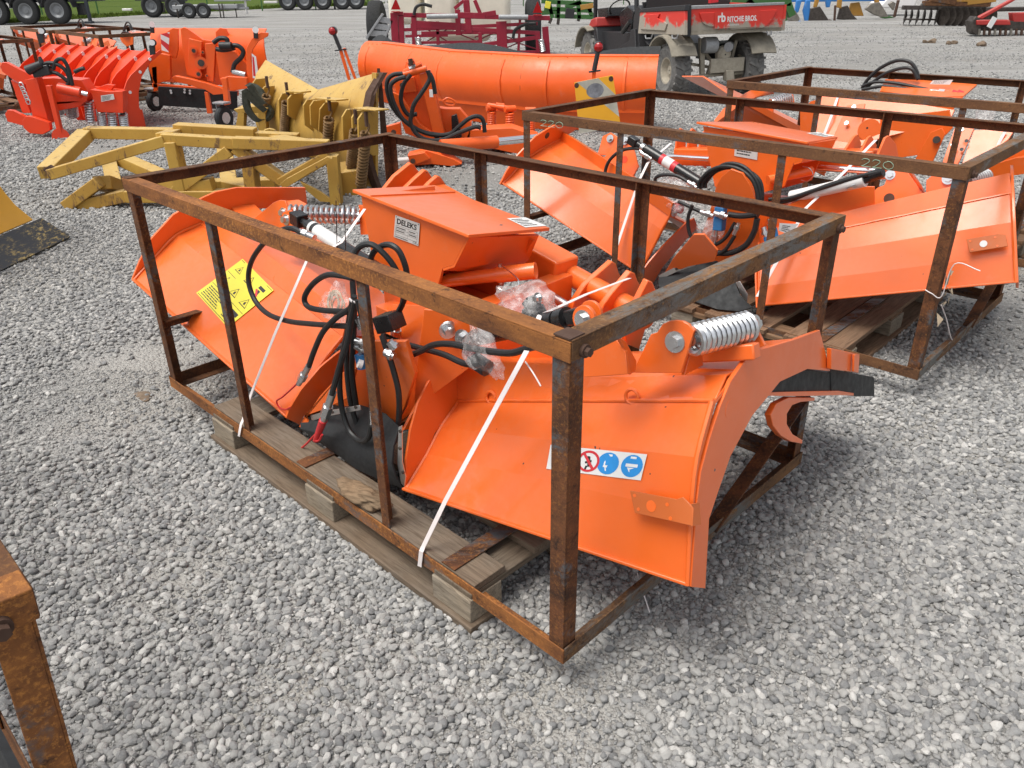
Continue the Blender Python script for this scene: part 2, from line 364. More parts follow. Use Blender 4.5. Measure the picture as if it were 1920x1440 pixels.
pkm = g.rng(g.math('MULTIPLY', pk, g.rng(wob, .3, .65, .5, 1.7)), .25, .75)
c = g.mix(g.math('MULTIPLY', pkm, .85), c, g.mix(g.rng(fine, .3, .7), (0.27, 0.258, 0.235), (0.40, 0.388, 0.36)))
streak = g.noise(1.0, 5, 0.65, g.mapped((0.28, 0.9, 1), 0.12), 0.4)
c = g.mix(g.rng(streak, 0.42, 0.66, 0, 0.55), c, (0.42, 0.415, 0.405))
brown = g.noise(0.8, 4, 0.6, g.mapped((1, 1, 1), 1.0))
c = g.mix(g.rng(brown, 0.60, 0.74, 0, 0.30), c, (0.25, 0.20, 0.15))
g.bump(g.math('ADD', g.math('MULTIPLY', v1.outputs['Distance'], -0.9), g.math('ADD', g.math('MULTIPLY', v2.outputs['Distance'], -0.5), g.math('MULTIPLY', fine, 0.3))), 0.8, 0.02)
M['ground'] = g.set(Base_Color=c, Roughness=0.95, Specular_IOR_Level=0.2)
b = MB(); b.add([(-400, -60, 0), (400, -60, 0), (400, 900, 0), (-400, 900, 0)], [(0, 1, 2, 3)])
tag(b.build('ground', M['ground']), kind='structure')

# loose stones: points here, one little rock per point through geometry nodes
st = N('loose_stone'); r = st.rand()
c1 = st.ramp(r, [(0.0, (0.14, 0.143, 0.147)), (0.2, (0.225, 0.228, 0.232)), (0.55, (0.305, 0.303, 0.296)), (0.88, (0.385, 0.38, 0.366)), (1.0, (0.53, 0.52, 0.50))])
vv = st.noise(3.0, 5, 0.65); c1 = st.mix(st.rng(vv, 0.4, 0.75, 0, 0.4), c1, (0.36, 0.345, 0.315))
st.bump(st.noise(7, 5, 0.7), 0.35, 0.1)
M['stone'] = st.set(Base_Color=c1, Roughness=0.9, Specular_IOR_Level=0.25)

def frustum_ok(x, y, m=0.38):
    d = np.stack([x, y, np.zeros_like(x)-CAM_H], -1)
    z = d @ np.array(CF); u = (d @ np.array(CR))/z*F_PX/960; v = (d @ np.array(CU))/z*F_PX/720
    return (z > 0.1) & (abs(u) < 1+m) & (abs(v) < 1+m)
def smooth_noise(x, y, f, seed):
    r = np.random.default_rng(seed); t = np.zeros_like(x)
    for k in range(7):
        a = r.uniform(0, 6.28); ff = f*r.uniform(0.6, 1.8); t += np.sin((x*math.cos(a)+y*math.sin(a))*ff+r.uniform(0, 6.28))
    return t/3.7
pts = []; sizes = []
def scatter(n, x0, x1, y0, y1, smin, smax, thin=0.0, bias=2.2, seed=1, fade=None):
    x = RNG.uniform(x0, x1, n); y = RNG.uniform(y0, y1, n); k = frustum_ok(x, y)
    x, y = x[k], y[k]
    nz_ = smooth_noise(x, y, 1.7, seed) + 0.5*smooth_noise(x, y, 4.0, seed+1)
    for (bx_, by_, br_) in PACKED: nz_ = nz_ - 1.15*np.clip(1-np.hypot(x-bx_, y-by_)/br_, 0, 1)*(0.9 if smax > .006 else 0.25)
    keep = RNG.uniform(0, 1, len(x)) < np.clip(0.74 + nz_*0.70 - thin, 0.06, 1)
    if fade: keep &= RNG.uniform(0, 1, len(x)) < np.clip((fade[1]-y)/(fade[1]-fade[0]), 0, 1)
    x, y, nz_ = x[keep], y[keep], nz_[keep]
    s = smin + (smax-smin)*RNG.uniform(0, 1, len(x))**bias
    pts.append(np.stack([x, y, s*RNG.uniform(0.05, 0.75, len(x))], -1)); sizes.append(s)
scatter(185000, -2.6, 2.8, 0.15, 2.9, 0.0042, 0.0118, bias=1.7)
scatter(115000, -2.5, 2.7, 0.2, 3.0, 0.0022, 0.0048, seed=5, thin=-0.2)
scatter(180000, -4.0, 4.6, 2.9, 5.6, 0.0047, 0.0120, bias=1.7)
scatter(190000, -7.5, 8.5, 5.6, 11.0, 0.0065, 0.0150, bias=1.8)
scatter(60000, -13, 15.0, 11.0, 19.0, 0.008, 0.015, bias=2.0, fade=(11, 26))
scatter(50000, -20, 20.0, 19.0, 30.0, 0.010, 0.018, bias=2.0, fade=(11, 30))
P_ = np.concatenate(pts); S_ = np.concatenate(sizes)
me = bpy.data.meshes.new('gravel'); me.vertices.add(len(P_)); me.vertices.foreach_set('co', P_.astype(np.float32).ravel())
at = me.attributes.new('size', 'FLOAT', 'POINT'); at.data.foreach_set('value', S_.astype(np.float32))
rt = np.stack([RNG.normal(0, 0.35, len(P_)), RNG.normal(0, 0.35, len(P_)), RNG.uniform(0, 6.28, len(P_))], -1)
at = me.attributes.new('turn', 'FLOAT_VECTOR', 'POINT'); at.data.foreach_set('vector', rt.astype(np.float32).ravel())
go = bpy.data.objects.new('gravel', me); COL.objects.link(go); me.materials.append(M['stone']); tag(go, kind='stuff')
gn = bpy.data.node_groups.new('gravel_nodes', 'GeometryNodeTree')
gn.interface.new_socket('Geometry', in_out='INPUT', socket_type='NodeSocketGeometry'); gn.interface.new_socket('Geometry', in_out='OUTPUT', socket_type='NodeSocketGeometry')
A_ = gn.nodes.new; gi = A_('NodeGroupInput'); gout = A_('NodeGroupOutput'); join = A_('GeometryNodeJoinGeometry')
def lk(a, b): gn.links.new(a, b)
for k in range(9):
    ico = A_('GeometryNodeMeshIcoSphere'); ico.inputs['Subdivisions'].default_value = 2; ico.inputs['Radius'].default_value = 1
    pos = A_('GeometryNodeInputPosition')
    rv = A_('FunctionNodeRandomValue'); rv.data_type = 'FLOAT'; rv.inputs[2].default_value = 0.74; rv.inputs[3].default_value = 1.12; rv.inputs['Seed'].default_value = k*13+1
    sc = A_('ShaderNodeVectorMath'); sc.operation = 'SCALE'; lk(pos.outputs[0], sc.inputs[0]); lk(rv.outputs[1], sc.inputs['Scale'])
    fl = A_('ShaderNodeVectorMath'); fl.operation = 'MULTIPLY'; lk(sc.outputs[0], fl.inputs[0]); fl.inputs[1].default_value = (1.12+0.16*(k % 3), 0.80+0.08*(k % 4), 0.66+0.08*(k % 3))
    sp = A_('GeometryNodeSetPosition'); lk(ico.outputs['Mesh'], sp.inputs['Geometry']); lk(fl.outputs[0], sp.inputs['Position'])
    hull = A_('GeometryNodeConvexHull'); lk(sp.outputs[0], hull.inputs[0])
    sh2 = A_('GeometryNodeSetShadeSmooth'); sh2.inputs['Shade Smooth'].default_value = (k % 3 == 1); lk(hull.outputs[0], sh2.inputs[0])
    smt = A_('GeometryNodeSetMaterial'); smt.inputs['Material'].default_value = M['stone']; lk(sh2.outputs[0], smt.inputs['Geometry'])
    gti = A_('GeometryNodeGeometryToInstance'); lk(smt.outputs[0], gti.inputs[0]); lk(gti.outputs[0], join.inputs[0])
iop = A_('GeometryNodeInstanceOnPoints'); iop.inputs['Pick Instance'].default_value = True
na = A_('GeometryNodeInputNamedAttribute'); na.data_type = 'FLOAT'; na.inputs['Name'].default_value = 'size'
nr = A_('GeometryNodeInputNamedAttribute'); nr.data_type = 'FLOAT_VECTOR'; nr.inputs['Name'].default_value = 'turn'
e2r = A_('FunctionNodeEulerToRotation'); lk(nr.outputs['Attribute'], e2r.inputs[0])
ri = A_('FunctionNodeRandomValue'); ri.data_type = 'INT'; ri.inputs[4].default_value = 0; ri.inputs[5].default_value = 8
mtp = A_('GeometryNodeMeshToPoints'); lk(gi.outputs[0], mtp.inputs[0])
lk(mtp.outputs[0], iop.inputs['Points']); lk(join.outputs[0], iop.inputs['Instance']); lk(ri.outputs[2], iop.inputs['Instance Index'])
lk(e2r.outputs[0], iop.inputs['Rotation']); lk(na.outputs['Attribute'], iop.inputs['Scale']); lk(iop.outputs[0], gout.inputs[0])
md = go.modifiers.new('stones', 'NODES'); md.node_group = gn
# ------------------------------------------------------------------ crate frames
class Cage:
    def __init__(s, A, yaw, L_, W_, zb, H):
        s.A = Vec((A[0], A[1], 0)); s.ex = Vec((math.cos(yaw), math.sin(yaw), 0)); s.ey = Vec((-math.sin(yaw), math.cos(yaw), 0))
        s.L, s.W, s.zb, s.zt = L_, W_, zb, zb+H; s.yaw = yaw
    def P(s, x, y, z): return s.A + s.ex*x + s.ey*y + Vec((0, 0, z))
    def y(s, px, py, e): return on(px, py, s.P(0, e, 0), s.ey)
    def x(s, px, py, e): return on(px, py, s.P(e, 0, 0), s.ex)
    def loc(s, p): d = p-s.A; return Vec((d.dot(s.ex), d.dot(s.ey), d.z))
UP = Vec((0, 0, 1)); DN = -UP
K1 = Cage((0.1043, 1.2734), -0.7828, 1.9758, 1.1262, 0.0901, 0.7856)
K2 = Cage((1.5205, 2.6247), -0.7665, 2.0173, 1.0832, 0.0901, 0.785)
K3 = Cage((2.7866, 3.7326), -0.7772, 2.0173, 1.0832, 0.0901, 0.785)

def make_cage(K, label, mf, ms, mp, diag=True, posts=(0.285, 0.665), bolts=True, group='rusty steel crate frames'):
    r = root('crate_frame', K.P(-K.L/2, K.W/2, 0), label, 'crate frame', group)
    ex, ey, L_, W_, zt, zb, P = K.ex, K.ey, K.L, K.W, K.zt, K.zb, K.P; w = 0.042
    def part(name, p, q, d1, d2, mm, ww=w, bev=0.0012): MB().angle(p, q, d1, d2, ww).build(name, mm, r, bev)
    # top rails: one flange lies flat, one hangs down the outside
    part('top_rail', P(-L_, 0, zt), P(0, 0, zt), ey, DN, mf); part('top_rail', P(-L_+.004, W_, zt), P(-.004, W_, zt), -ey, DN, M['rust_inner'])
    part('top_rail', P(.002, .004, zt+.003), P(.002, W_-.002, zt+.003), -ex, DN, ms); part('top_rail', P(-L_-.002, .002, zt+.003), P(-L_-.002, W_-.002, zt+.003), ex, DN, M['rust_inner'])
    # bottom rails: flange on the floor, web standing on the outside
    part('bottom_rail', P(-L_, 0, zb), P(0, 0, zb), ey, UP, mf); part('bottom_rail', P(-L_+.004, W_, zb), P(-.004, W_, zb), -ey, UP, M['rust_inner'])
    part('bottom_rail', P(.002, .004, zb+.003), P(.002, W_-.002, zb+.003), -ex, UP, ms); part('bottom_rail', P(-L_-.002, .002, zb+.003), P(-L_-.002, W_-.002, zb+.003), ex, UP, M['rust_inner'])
    # corner posts
    for X, dx in ((-.005, -ex), (-L_+.005, ex)):
        for Y, dy in ((.005, ey), (W_-.005, -ey)):
            part('corner_post', P(X, Y, zb+.004), P(X, Y, zt-.005), dx, dy, mp)
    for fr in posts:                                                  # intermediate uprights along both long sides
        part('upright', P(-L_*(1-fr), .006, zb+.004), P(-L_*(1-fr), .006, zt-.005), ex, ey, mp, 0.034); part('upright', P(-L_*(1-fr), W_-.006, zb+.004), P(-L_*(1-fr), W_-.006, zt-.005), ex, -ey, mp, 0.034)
    part('cross_bar', P(-1.10, .01, zb+.046), P(-1.10, W_-.01, zb+.046), ex, DN, mp, 0.05); part('cross_bar', P(-.42, .01, zb+.046), P(-.42, W_-.01, zb+.046), ex, DN, mp, 0.05)
    part('side_rail', P(-L_+.006, .02, .36), P(-L_+.006, W_-.02, .36), ex, DN, mp, 0.036)
    if diag: MB().bar(P(-.012, .62, zb+.02), P(-.012, W_-.03, .34), .006, .04, ex).build('diagonal_brace', mp, r, .001)
    if bolts:
        for y_ in (.035, W_-.04):
            o = MB(); o.bolt(P(.004, y_, zt-.026), ex, .009, .012, False); o.cyl(P(.002, y_, zt-.026), P(.004+.006, y_, zt-.026), .013, 12); o.build('bolt', M['rust_dark'], r)
    return r
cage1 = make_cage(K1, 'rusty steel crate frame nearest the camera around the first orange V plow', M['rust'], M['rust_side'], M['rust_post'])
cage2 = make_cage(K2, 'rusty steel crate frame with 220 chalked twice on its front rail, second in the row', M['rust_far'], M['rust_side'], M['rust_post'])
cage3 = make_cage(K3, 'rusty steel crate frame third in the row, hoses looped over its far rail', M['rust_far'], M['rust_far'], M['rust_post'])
MB().box(K1.P(-.021, .021, K1.zt+.0045), (K1.ex, K1.ey, UP), (.020, .020, .0015)).build('corner_plate', M['rust_dark'], cage1)

def make_pallet(K, x0, x1, y0, y1, label, mats, deck_y, ztop=.132):
    r = root('pallet', K.P((x0+x1)/2, (y0+y1)/2, 0), label, 'pallet', 'wooden pallets under the crates'); ex, ey = K.ex, K.ey; wd, wx = mats
    for i, (a, b_) in enumerate(deck_y):                              # deck boards run along the crate
        MB().box(K.P((x0+x1)/2+random.uniform(-.015, .015), (a+b_)/2, ztop-.011-random.uniform(0, .002)), (ex, ey, UP), ((x1-x0)/2, (b_-a)/2, .010)).build('deck_board', wd, r, .002)
    ys = (y0+.06, (y0+y1)/2, y1-.06); xs = (x0+.075, (x0+x1)/2, x1-.075)
    for X in xs:
        MB().box(K.P(X, (y0+y1)/2, ztop-.0335), (ex, ey, UP), (.07, (y1-y0)/2, .0105)).build('cross_board', wx, r, .002)
        for Y in ys: MB().box(K.P(X, Y-.012, .0585+.004*random.random()), (ex, ey, UP), (.0725, .055, .036)).build('block', M['wood_block'], r, .003)
    for Y in ys: MB().box(K.P((x0+x1)/2, Y-(.022 if Y == ys[0] else 0), .0125), (ex, ey, UP), ((x1-x0)/2+.01, .058, .0105)).build('bottom_board', wd, r, .002)
    return r
make_pallet(K1, -1.63, -.29, -.004, .80, 'grey weathered pallet under the nearest crate frame', (M['wood'], M['wood_x']), [(.008, .115), (.215, .315), (.44, .55), (.62, .78)])
K2t = Cage((K2.A.x, K2.A.y), K2.yaw+math.pi/2, K2.L, K2.W, K2.zb, .785)
M['wood_brown_turned'] = wood('brown_pallet_wood_turned', -YAW-1.5708, tint=(0.25, 0.145, 0.085), grey=(0.20, 0.135, 0.09), g=0.35)
make_pallet(K2t, -.02, 1.16, .285, 1.09, 'brown wooden pallet under the second crate frame', (M['wood_brown_turned'], M['wood_brown']), [(.285, .425), (.429, .53), (.61, .71), (.80, .90), (.96, 1.06)])
# ------------------------------------------------------------------ V plow pieces
class Wing:
    """one half of a V plow: w runs outward along the blade, a along the hinge axis, n outwards from its back"""
    def __init__(s, Oi, Oo, a):
        s.Oi, s.Oo = Oi, Oo; s.w = (Oo-Oi).normalized(); s.a = (a - s.w*a.dot(s.w)).normalized(); n = s.w.cross(s.a); s.n = n if n.z > 0 else -n
    def i(s, q, off=0.0): return s.Oi+s.w*off+s.a*q[1]+s.n*q[2] if q[0] == 'l' else on(q[0], q[1], s.Oi+s.w*off, s.w)
    def o(s, q, off=0.0): return s.Oo+s.w*off+s.a*q[1]+s.n*q[2] if q[0] == 'l' else on(q[0], q[1], s.Oo+s.w*off, s.w)
    def poly(s, pts, O, nrm, ext): return [on(p[0], p[1], O, nrm) for p in pts], nrm*ext

from mathutils.bvhtree import BVHTree
def bvh_of(rows):
    n = len(rows[0]); vs = [p for R_ in rows for p in R_]
    return BVHTree.FromPolygons(vs, [(i*n+j, i*n+j+1, (i+1)*n+j+1, (i+1)*n+j) for i in range(len(rows)-1) for j in range(n-1)])
def on_sheet(W, px, py):
    d = ray(px, py).normalized(); h = W.bvh.ray_cast(CAM, d)
    if h[0] is None: return None, None
    n = h[1]; return h[0], (n if n.dot(d) < 0 else -n)
def wing_body(r, W, si, so, foot, beam_i, beam_o, ledge=.11, mat='orange', lip=True, bev=.0015):
    A_ = [W.i(q, .006) for q in si]; B_ = [W.o(q, .004) for q in so]
    rows = [A_] + [[lerp(p, q, t/14) for p, q in zip(A_, B_)] for t in range(1, 14)] + [B_]
    MB().loft(rows, -.008 if (rows[0][1]-rows[0][0]).cross(rows[1][0]-rows[0][0]).dot(CAM-rows[0][0]) > 0 else .008).build('moldboard', M[mat], r, ang=5)
    W.bvh = bvh_of(rows)
    Fi, Fo = A_[foot], B_[foot]; Ti, To = W.i(beam_i, .006), W.o(beam_o, -.004)
    prof = lambda F_, T_: [F_-W.n*.004, T_, T_+W.a*ledge, T_+W.a*ledge-W.n*.06]
    MB().loft([prof(Fi, Ti), prof(Fo, To)], .006).build('stiffening_beam', M[mat], r, .004)
    wb = MB()                                                        # weld bead along the foot of the beam and the ribs
    pts = [lerp(Fi, Fo, k/40) + W.n*.002 + Vec((0, 0, random.uniform(-.0008, .0008))) for k in range(41)]
    wb.tube(pts, .0045, 6, 1); wb.tube([p+W.w*.006 for p in A_[:foot+1]], .005, 6, 3); wb.tube([p-W.w*.004+(CAM-p).normalized()*.004 for p in B_[:foot+1]], .006, 6, 3); wb.build('weld_bead', M[mat], r)
    if lip:
        d = (A_[1]-A_[0]).normalized(); MB().bar(A_[0]+W.n*.004, B_[0]+W.n*.004, .016, .008, W.n).build('edge_strip', M[mat], r, .002)
    return A_, B_, Fi, Fo, Ti, To

def plate(r, name, pix, O, nrm, th, mat='orange', bev=.0015, hole=None):
    pts = [on(p[0], p[1], O, nrm) for p in pix]
    o = MB().prism(pts, nrm*th).build(name, M[mat], r, bev); return o, pts
def hole_disc(r, px, py, O, nrm, rx, mat='ink', name='hole'):
    c = on(px, py, O, nrm); MB().cyl(c-nrm*.0012, c+nrm*.0005, rx, 18).build(name, M[mat], r)

def spring(r, p, q, R_, rw, turns, mat='zinc', core=True):
    m = MB(); m.helix(p, q, R_, rw, turns)
    if core: m.cyl(p, q, R_*.42, 10)
    return m.build('spring', M[mat], r)

def hose(r, pts, rad=.0085, mat='hose', name='hose'):
    return MB().tube(pts, rad, 9, 6).build(name, M[mat], r)
def fitting(r, p, q, rad=.011, mat='zinc'):
    p, q = Vec(p), Vec(q); m = MB(); m.cyl(p, lerp(p, q, .45), rad*.9, 12); m.cyl(lerp(p, q, .45), lerp(p, q, .75), rad*1.25, 6); m.cyl(lerp(p, q, .75), q, rad*.8, 12)
    return m.build('hose_fitting', M[mat], r)

class Decal:
    """a flat printed sheet between four corners (u to the right, v down), printing laid on it in thin layers"""
    def __init__(s, r, name, c, mat, nrm, lift=.0012, W=None, pix=None):
        s.W, s.pix = W, pix
        s.c = c; s.n = nrm; s.r = r
        s.base = MB().loft([[s.at(u/16, v/14) + nrm*lift for u in range(17)] for v in range(15)]).build(name, M[mat], r); s.k = lift
    W = None
    def at(s, u, v):
        if s.W is not None:
            a, b, c_, d = [Vec((p[0], p[1], 0)) for p in s.pix]; q = lerp(lerp(a, b, u), lerp(d, c_, u), v); return on_sheet(s.W, q.x, q.y)[0]
        a, b, c_, d = s.c; return lerp(lerp(a, b, u), lerp(d, c_, u), v)
    def _mk(s, polys, mat, lift, name):
        m = MB()
        for p in polys: m.add([s.at(u, v)+s.n*(s.k+lift) for u, v in p], [tuple(range(len(p)))])
        o = m.build(name, M[mat], s.base); o.data.materials[0] = M[mat]; return o
    def rect(s, x0, y0, x1, y1, mat, lift=.0004, name='print'): return s._mk([[(x0, y0), (x1, y0), (x1, y1), (x0, y1)]], mat, lift, name)
    def polys(s, ps, mat, lift=.0004, name='print'): return s._mk(ps, mat, lift, name)
    def disc(s, u, v, ru, rv, mat, lift=.0004, n=24, name='print'): return s._mk([[(u+ru*math.cos(6.2832*k/n), v+rv*math.sin(6.2832*k/n)) for k in range(n)]], mat, lift, name)
    def ring(s, u, v, ru, rv, t, mat, lift=.0006, n=28, name='print'):
        f = lambda k, q: (u+ru*q*math.cos(6.2832*k/n), v+rv*q*math.sin(6.2832*k/n))
        return s._mk([[f(k, 1), f(k+1, 1), f(k+1, 1-t), f(k, 1-t)] for k in range(n)], mat, lift, name)
    def frame(s, x0, y0, x1, y1, t, mat, lift=.0004):
        tv = t*s.asp(); return s._mk([[(x0, y0), (x1, y0), (x1, y0+tv), (x0, y0+tv)], [(x0, y1-tv), (x1, y1-tv), (x1, y1), (x0, y1)], [(x0, y0), (x0+t, y0), (x0+t, y1), (x0, y1)], [(x1-t, y0), (x1, y0), (x1, y1), (x1-t, y1)]], mat, lift, 'print')
    def asp(s): return (s.c[1]-s.c[0]).length/(s.c[3]-s.c[0]).length
    def text(s, txt, u, v, h, mat='ink', width=None, lift=.0005, bold=.0, name='lettering', shear=0):
        """text with its cap height h (in v) starting at u on baseline v, stretched to width (in u)"""
        o = text_mesh(txt, bold, shear); xs = [q.co.x for q in o.vertices]; ys = [q.co.y for q in o.vertices]
        if not xs: return
        x0, x1, y1 = min(xs), max(xs), 0.70; su = (width/(x1-x0)) if width else h/y1/s.asp()
        m = MB(); m.add([s.at(u+(q.co.x-x0)*su, v-q.co.y*h/y1)+s.n*(s.k+lift) for q in o.vertices], [tuple(p.vertices) for p in o.polygons])
        bpy.data.meshes.remove(o); return m.build(name, M[mat], s.base)
def text_mesh(txt, bold=0.0, shear=0):
    cu = bpy.data.curves.new('lettering', 'FONT'); cu.body = txt; cu.size = 1; cu.offset = bold; cu.resolution_u = 3; cu.shear = shear
    o = bpy.data.objects.new('lettering', cu); COL.objects.link(o); dg = bpy.context.evaluated_depsgraph_get(); dg.update()
    me = bpy.data.meshes.new_from_object(o.evaluated_get(dg)); bpy.data.objects.remove(o); bpy.data.curves.remove(cu); return me
def lines_of_print(D, x0, x1, y0, y1, n, mat='ink', seed=3, fill=.45):
    """rows of unreadably small print as broken dashes"""
    R_ = random.Random(seed); ps = []
    for k in range(n):
        y = lerp(y0, y1, (k+.5)/n); h = (y1-y0)/n*fill/2; x = x0; end = x1-(x1-x0)*R_.uniform(0, .35)
        while x < end:
            d = R_.uniform(.02, .07)*(x1-x0)*2; ps.append([(x, y-h), (min(x+d, end), y-h), (min(x+d, end), y+h), (x, y+h)]); x += d+.02*(x1-x0)
    D.polys(ps, mat)

def bag(name, c, size, label, mats='film', seed=0, ax=None, group=None):
    r = root(name, c, label, 'plastic bag', group); R_ = random.Random(seed); m = MB()
    me = bpy.data.meshes.new('tmp'); bm = bmesh.new(); bmesh.ops.create_icosphere(bm, subdivisions=4, radius=1)
    X, Y, Z = ax or (Vec((1, 0, 0)), Vec((0, 1, 0)), UP); ph = [R_.uniform(0, 6) for _ in range(12)]
    vs = []
    for v in bm.verts:
        p = v.co; q = 1.1+.30*math.sin(3*p.x+2*p.y+ph[0])*math.sin(3*p.z+ph[1])+.16*abs(math.sin(5*p.x-4*p.z+ph[2]))-.14*abs(math.sin(6*p.y+5*p.z+ph[3]))+.05*abs(math.sin(11*p.x+8*p.y+ph[4]))
        vs.append(Vec(c)+X*(p.x*q*size[0])+Y*(p.y*q*size[1])+Z*(p.z*q*size[2]))
    fs = [tuple(v.index for v in f.verts) for f in bm.faces]; bm.free(); bpy.data.meshes.remove(me)
    m.add(vs, fs); m.build('film', M[mats], r, ang=180); return r
# ------------------------------------------------------------------ the nearest orange V plow
pl1 = root('snow_plow', K1.P(-.9, .55, .13), 'glossy orange V snow plow with silver type plate, in the nearest crate frame', 'snow plow', 'orange V plows packed in crate frames')
Ri, Ro = atz(757, 918, .17), atz(1290, 1100, .30); Li, Lo = atz(540, 780, .17), atz(250, 525, .40)
wR, wL = (Ro-Ri).normalized(), (Lo-Li).normalized(); ax1 = wL.cross(wR).normalized()
if ax1.dot(K1.ey) < 0: ax1 = -ax1
R1, L1 = Wing(Ri, Ro, ax1), Wing(Li, Lo, ax1)
r = pl1
# right wing
ri_, ro_, Fi, Fo, Ti, To = wing_body(r, R1, [(757, 918), (798, 850), (824, 800), (857, 753), ('l', .22, .335), ('l', .36, .33), ('l', .58, .27)],
    [(1292, 1098), (1299, 962), (1310, 858), (1338, 753), ('l', .19, .437), ('l', .30, .455), ('l', .64, .44)], 3, (864, 712), (1362, 702))
plate(r, 'end_plate', [(1288, 1098), (1298, 943), (1306, 882), (1322, 822), (1342, 761), (1362, 713), (1387, 677), (1415, 655), (1483, 635), (1530, 618), (1550, 695), (1507, 691), (1455, 715), (1403, 778), (1362, 854), (1338, 923), (1322, 971), (1315, 1101)], R1.Oo, R1.w, .010)
hole_disc(r, 1368, 767, R1.Oo+R1.w*.010, R1.w, .021, 'orange', 'plate_hole')
plate(r, 'inner_rib', [(757, 920), (758, 860), (766, 805), (780, 755), (800, 715), (828, 682), (858, 663), (905, 652), (935, 668), (915, 690), (880, 712), (862, 740), (842, 770), (812, 812), (792, 862), (783, 922)], R1.Oi, R1.w, .008)
# cutting edge and rubber at the far side
ce = R1.o(('l', .64, .44)); ci = R1.i(('l', .60, .27))
O_r = R1.Oo-R1.w*.004
plate(r, 'rubber_strip', [(1440, 736), (1460, 714), (1508, 691), (1553, 699), (1557, 692), (1558, 733)], O_r, R1.w, -.35, 'rubber', .002)
plate(r, 'rubber_strip', [(1558, 692), (1639, 707), (1640, 743), (1600, 743), (1559, 738)], O_r+R1.w*.003, R1.w, -.35, 'rubber', .002)
plate(r, 'edge_bracket', [(1550, 652), (1604, 663), (1602, 698), (1550, 691)], R1.Oo+R1.w*.012, R1.w, .012)
plate(r, 'edge_bracket', [(1598, 664), (1603, 664), (1601, 697), (1597, 696)], R1.Oo+R1.w*.028, R1.w, .006)
plate(r, 'edge_plate', [(1433, 742), (1442, 736), (1574, 733), (1601, 737), (1601, 742), (1574, 741), (1500, 743)], R1.Oo+R1.w*.004, R1.w, -.20, bev=.001)
plate(r, 'wear_hook', [(1517, 744), (1516, 750), (1490, 752), (1474, 758), (1464, 774), (1464, 793), (1475, 812), (1494, 823), (1493, 830), (1472, 826), (1453, 815), (1438, 797), (1433, 776), (1444, 755), (1468, 743)], R1.Oo-R1.w*.02, R1.w, .016)
# lamp bracket bent off the lower edge
bc, bn = on_sheet(R1, 1240, 940)
Db = [on(*p, bc+bn*.03, bn) for p in [(1181, 920), (1268, 936), (1280, 932), (1293, 945), (1298, 952), (1296, 986), (1190, 962)]]
MB().prism(Db, -bn*.004).build('lamp_bracket', M['orange_flat'], r, .001)
MB().prism([Db[3], Db[4], Db[5], Db[5]-bn*.03, Db[3]-bn*.03], R1.w*.003).build('lamp_bracket', M['orange_flat'], r)
for (x, y, rr) in ((1221, 949, .0125), (1190, 929, .004), (1197, 955, .004), (1251, 946, .004), (1257, 972, .004)):
    c_ = on(x, y, Db[0], bn); MB().cyl(c_-bn*.001, c_+bn*.0008, rr, 16).build('bracket_hole', M['orange'], r)
# spring lugs on the beam
base = on(1230, 700, To, R1.n); O1 = base; aR = R1.a
plate(r, 'spring_lug', [(1185, 699), (1220, 627), (1232, 623), (1242, 608), (1254, 602), (1266, 600), (1280, 602), (1291, 608), (1301, 621), (1276, 700)], O1, aR, .010)
plate(r, 'gusset', [(1300, 619), (1306, 622), (1313, 684), (1277, 703)], on(1290, 698, To, R1.n), R1.w, .008)
O2 = O1+aR*.19
plate(r, 'spring_lug', [(1394, 600), (1404, 590), (1416, 595), (1420, 620), (1434, 648), (1398, 664)], O2, aR, .010)
p1 = on(1296, 638, O1+aR*.012, aR); p2 = on(1404, 612, O2, aR)
spring(r, p1, p2, .030, .0062, 12)
MB().bolt(on(1266, 641, O1, aR), -aR, .014, .012).build('bolt', M['zinc'], r)
q_ = on(1412, 606, O2, aR); MB().bolt(q_, R1.w*.8-aR*.3, .012, .014).build('bolt', M['zinc'], r)
MB().cyl(on(1395, 590, O2, aR), on(1404, 601, O2, aR)+aR*.02, .011, 10).build('spring_nut', M['zinc'], r)
MB().bar(on(1240, 668, O1+aR*.14, aR), on(1420, 658, O1+aR*.14, aR), .035, .035, R1.n).build('edge_tube', M['orange'], r, .004)
# plates beside the lug, towards the hinge
plate(r, 'hinge_lug', [(1092, 708), (1090, 660), (1100, 640), (1150, 628), (1172, 660), (1177, 702)], on(1130, 706, To, R1.n)+aR*.02, aR, .012)
plate(r, 'gusset', [(1150, 626), (1168, 640), (1188, 676), (1186, 694), (1176, 702), (1172, 664)], on(1176, 702, To, R1.n), R1.w, .008)
plate(r, 'hinge_lug', [(940, 706), (962, 662), (1000, 654), (1080, 660), (1090, 690), (1088, 708)], on(1000, 708, lerp(Ti, To, .3), R1.n)+aR*.05, aR, .012)
MB().cyl(on(960, 690, lerp(Ti, To, .25)+aR*.07, aR), on(1100, 680, lerp(Ti, To, .4)+aR*.07, aR), .018, 14).build('hinge_pin', M['orange'], r)
# lifting ring on the sheet
cR = lerp(Fi, Fo, .755)+R1.n*.012; t_ = [cR + (R1.w*math.cos(k*.5236)+R1.n*math.sin(k*.5236))*.017 for k in range(13)]
MB().tube(t_, .0045, 8, 1).build('lifting_ring', M['orange'], r)
cR = lerp(Fi, Fo, .18)+R1.n*.012; t_ = [cR + (R1.w*math.cos(k*.5236)+R1.n*math.sin(k*.5236))*.017 for k in range(13)]
MB().tube(t_, .0045, 8, 1).build('lifting_ring', M['orange'], r)

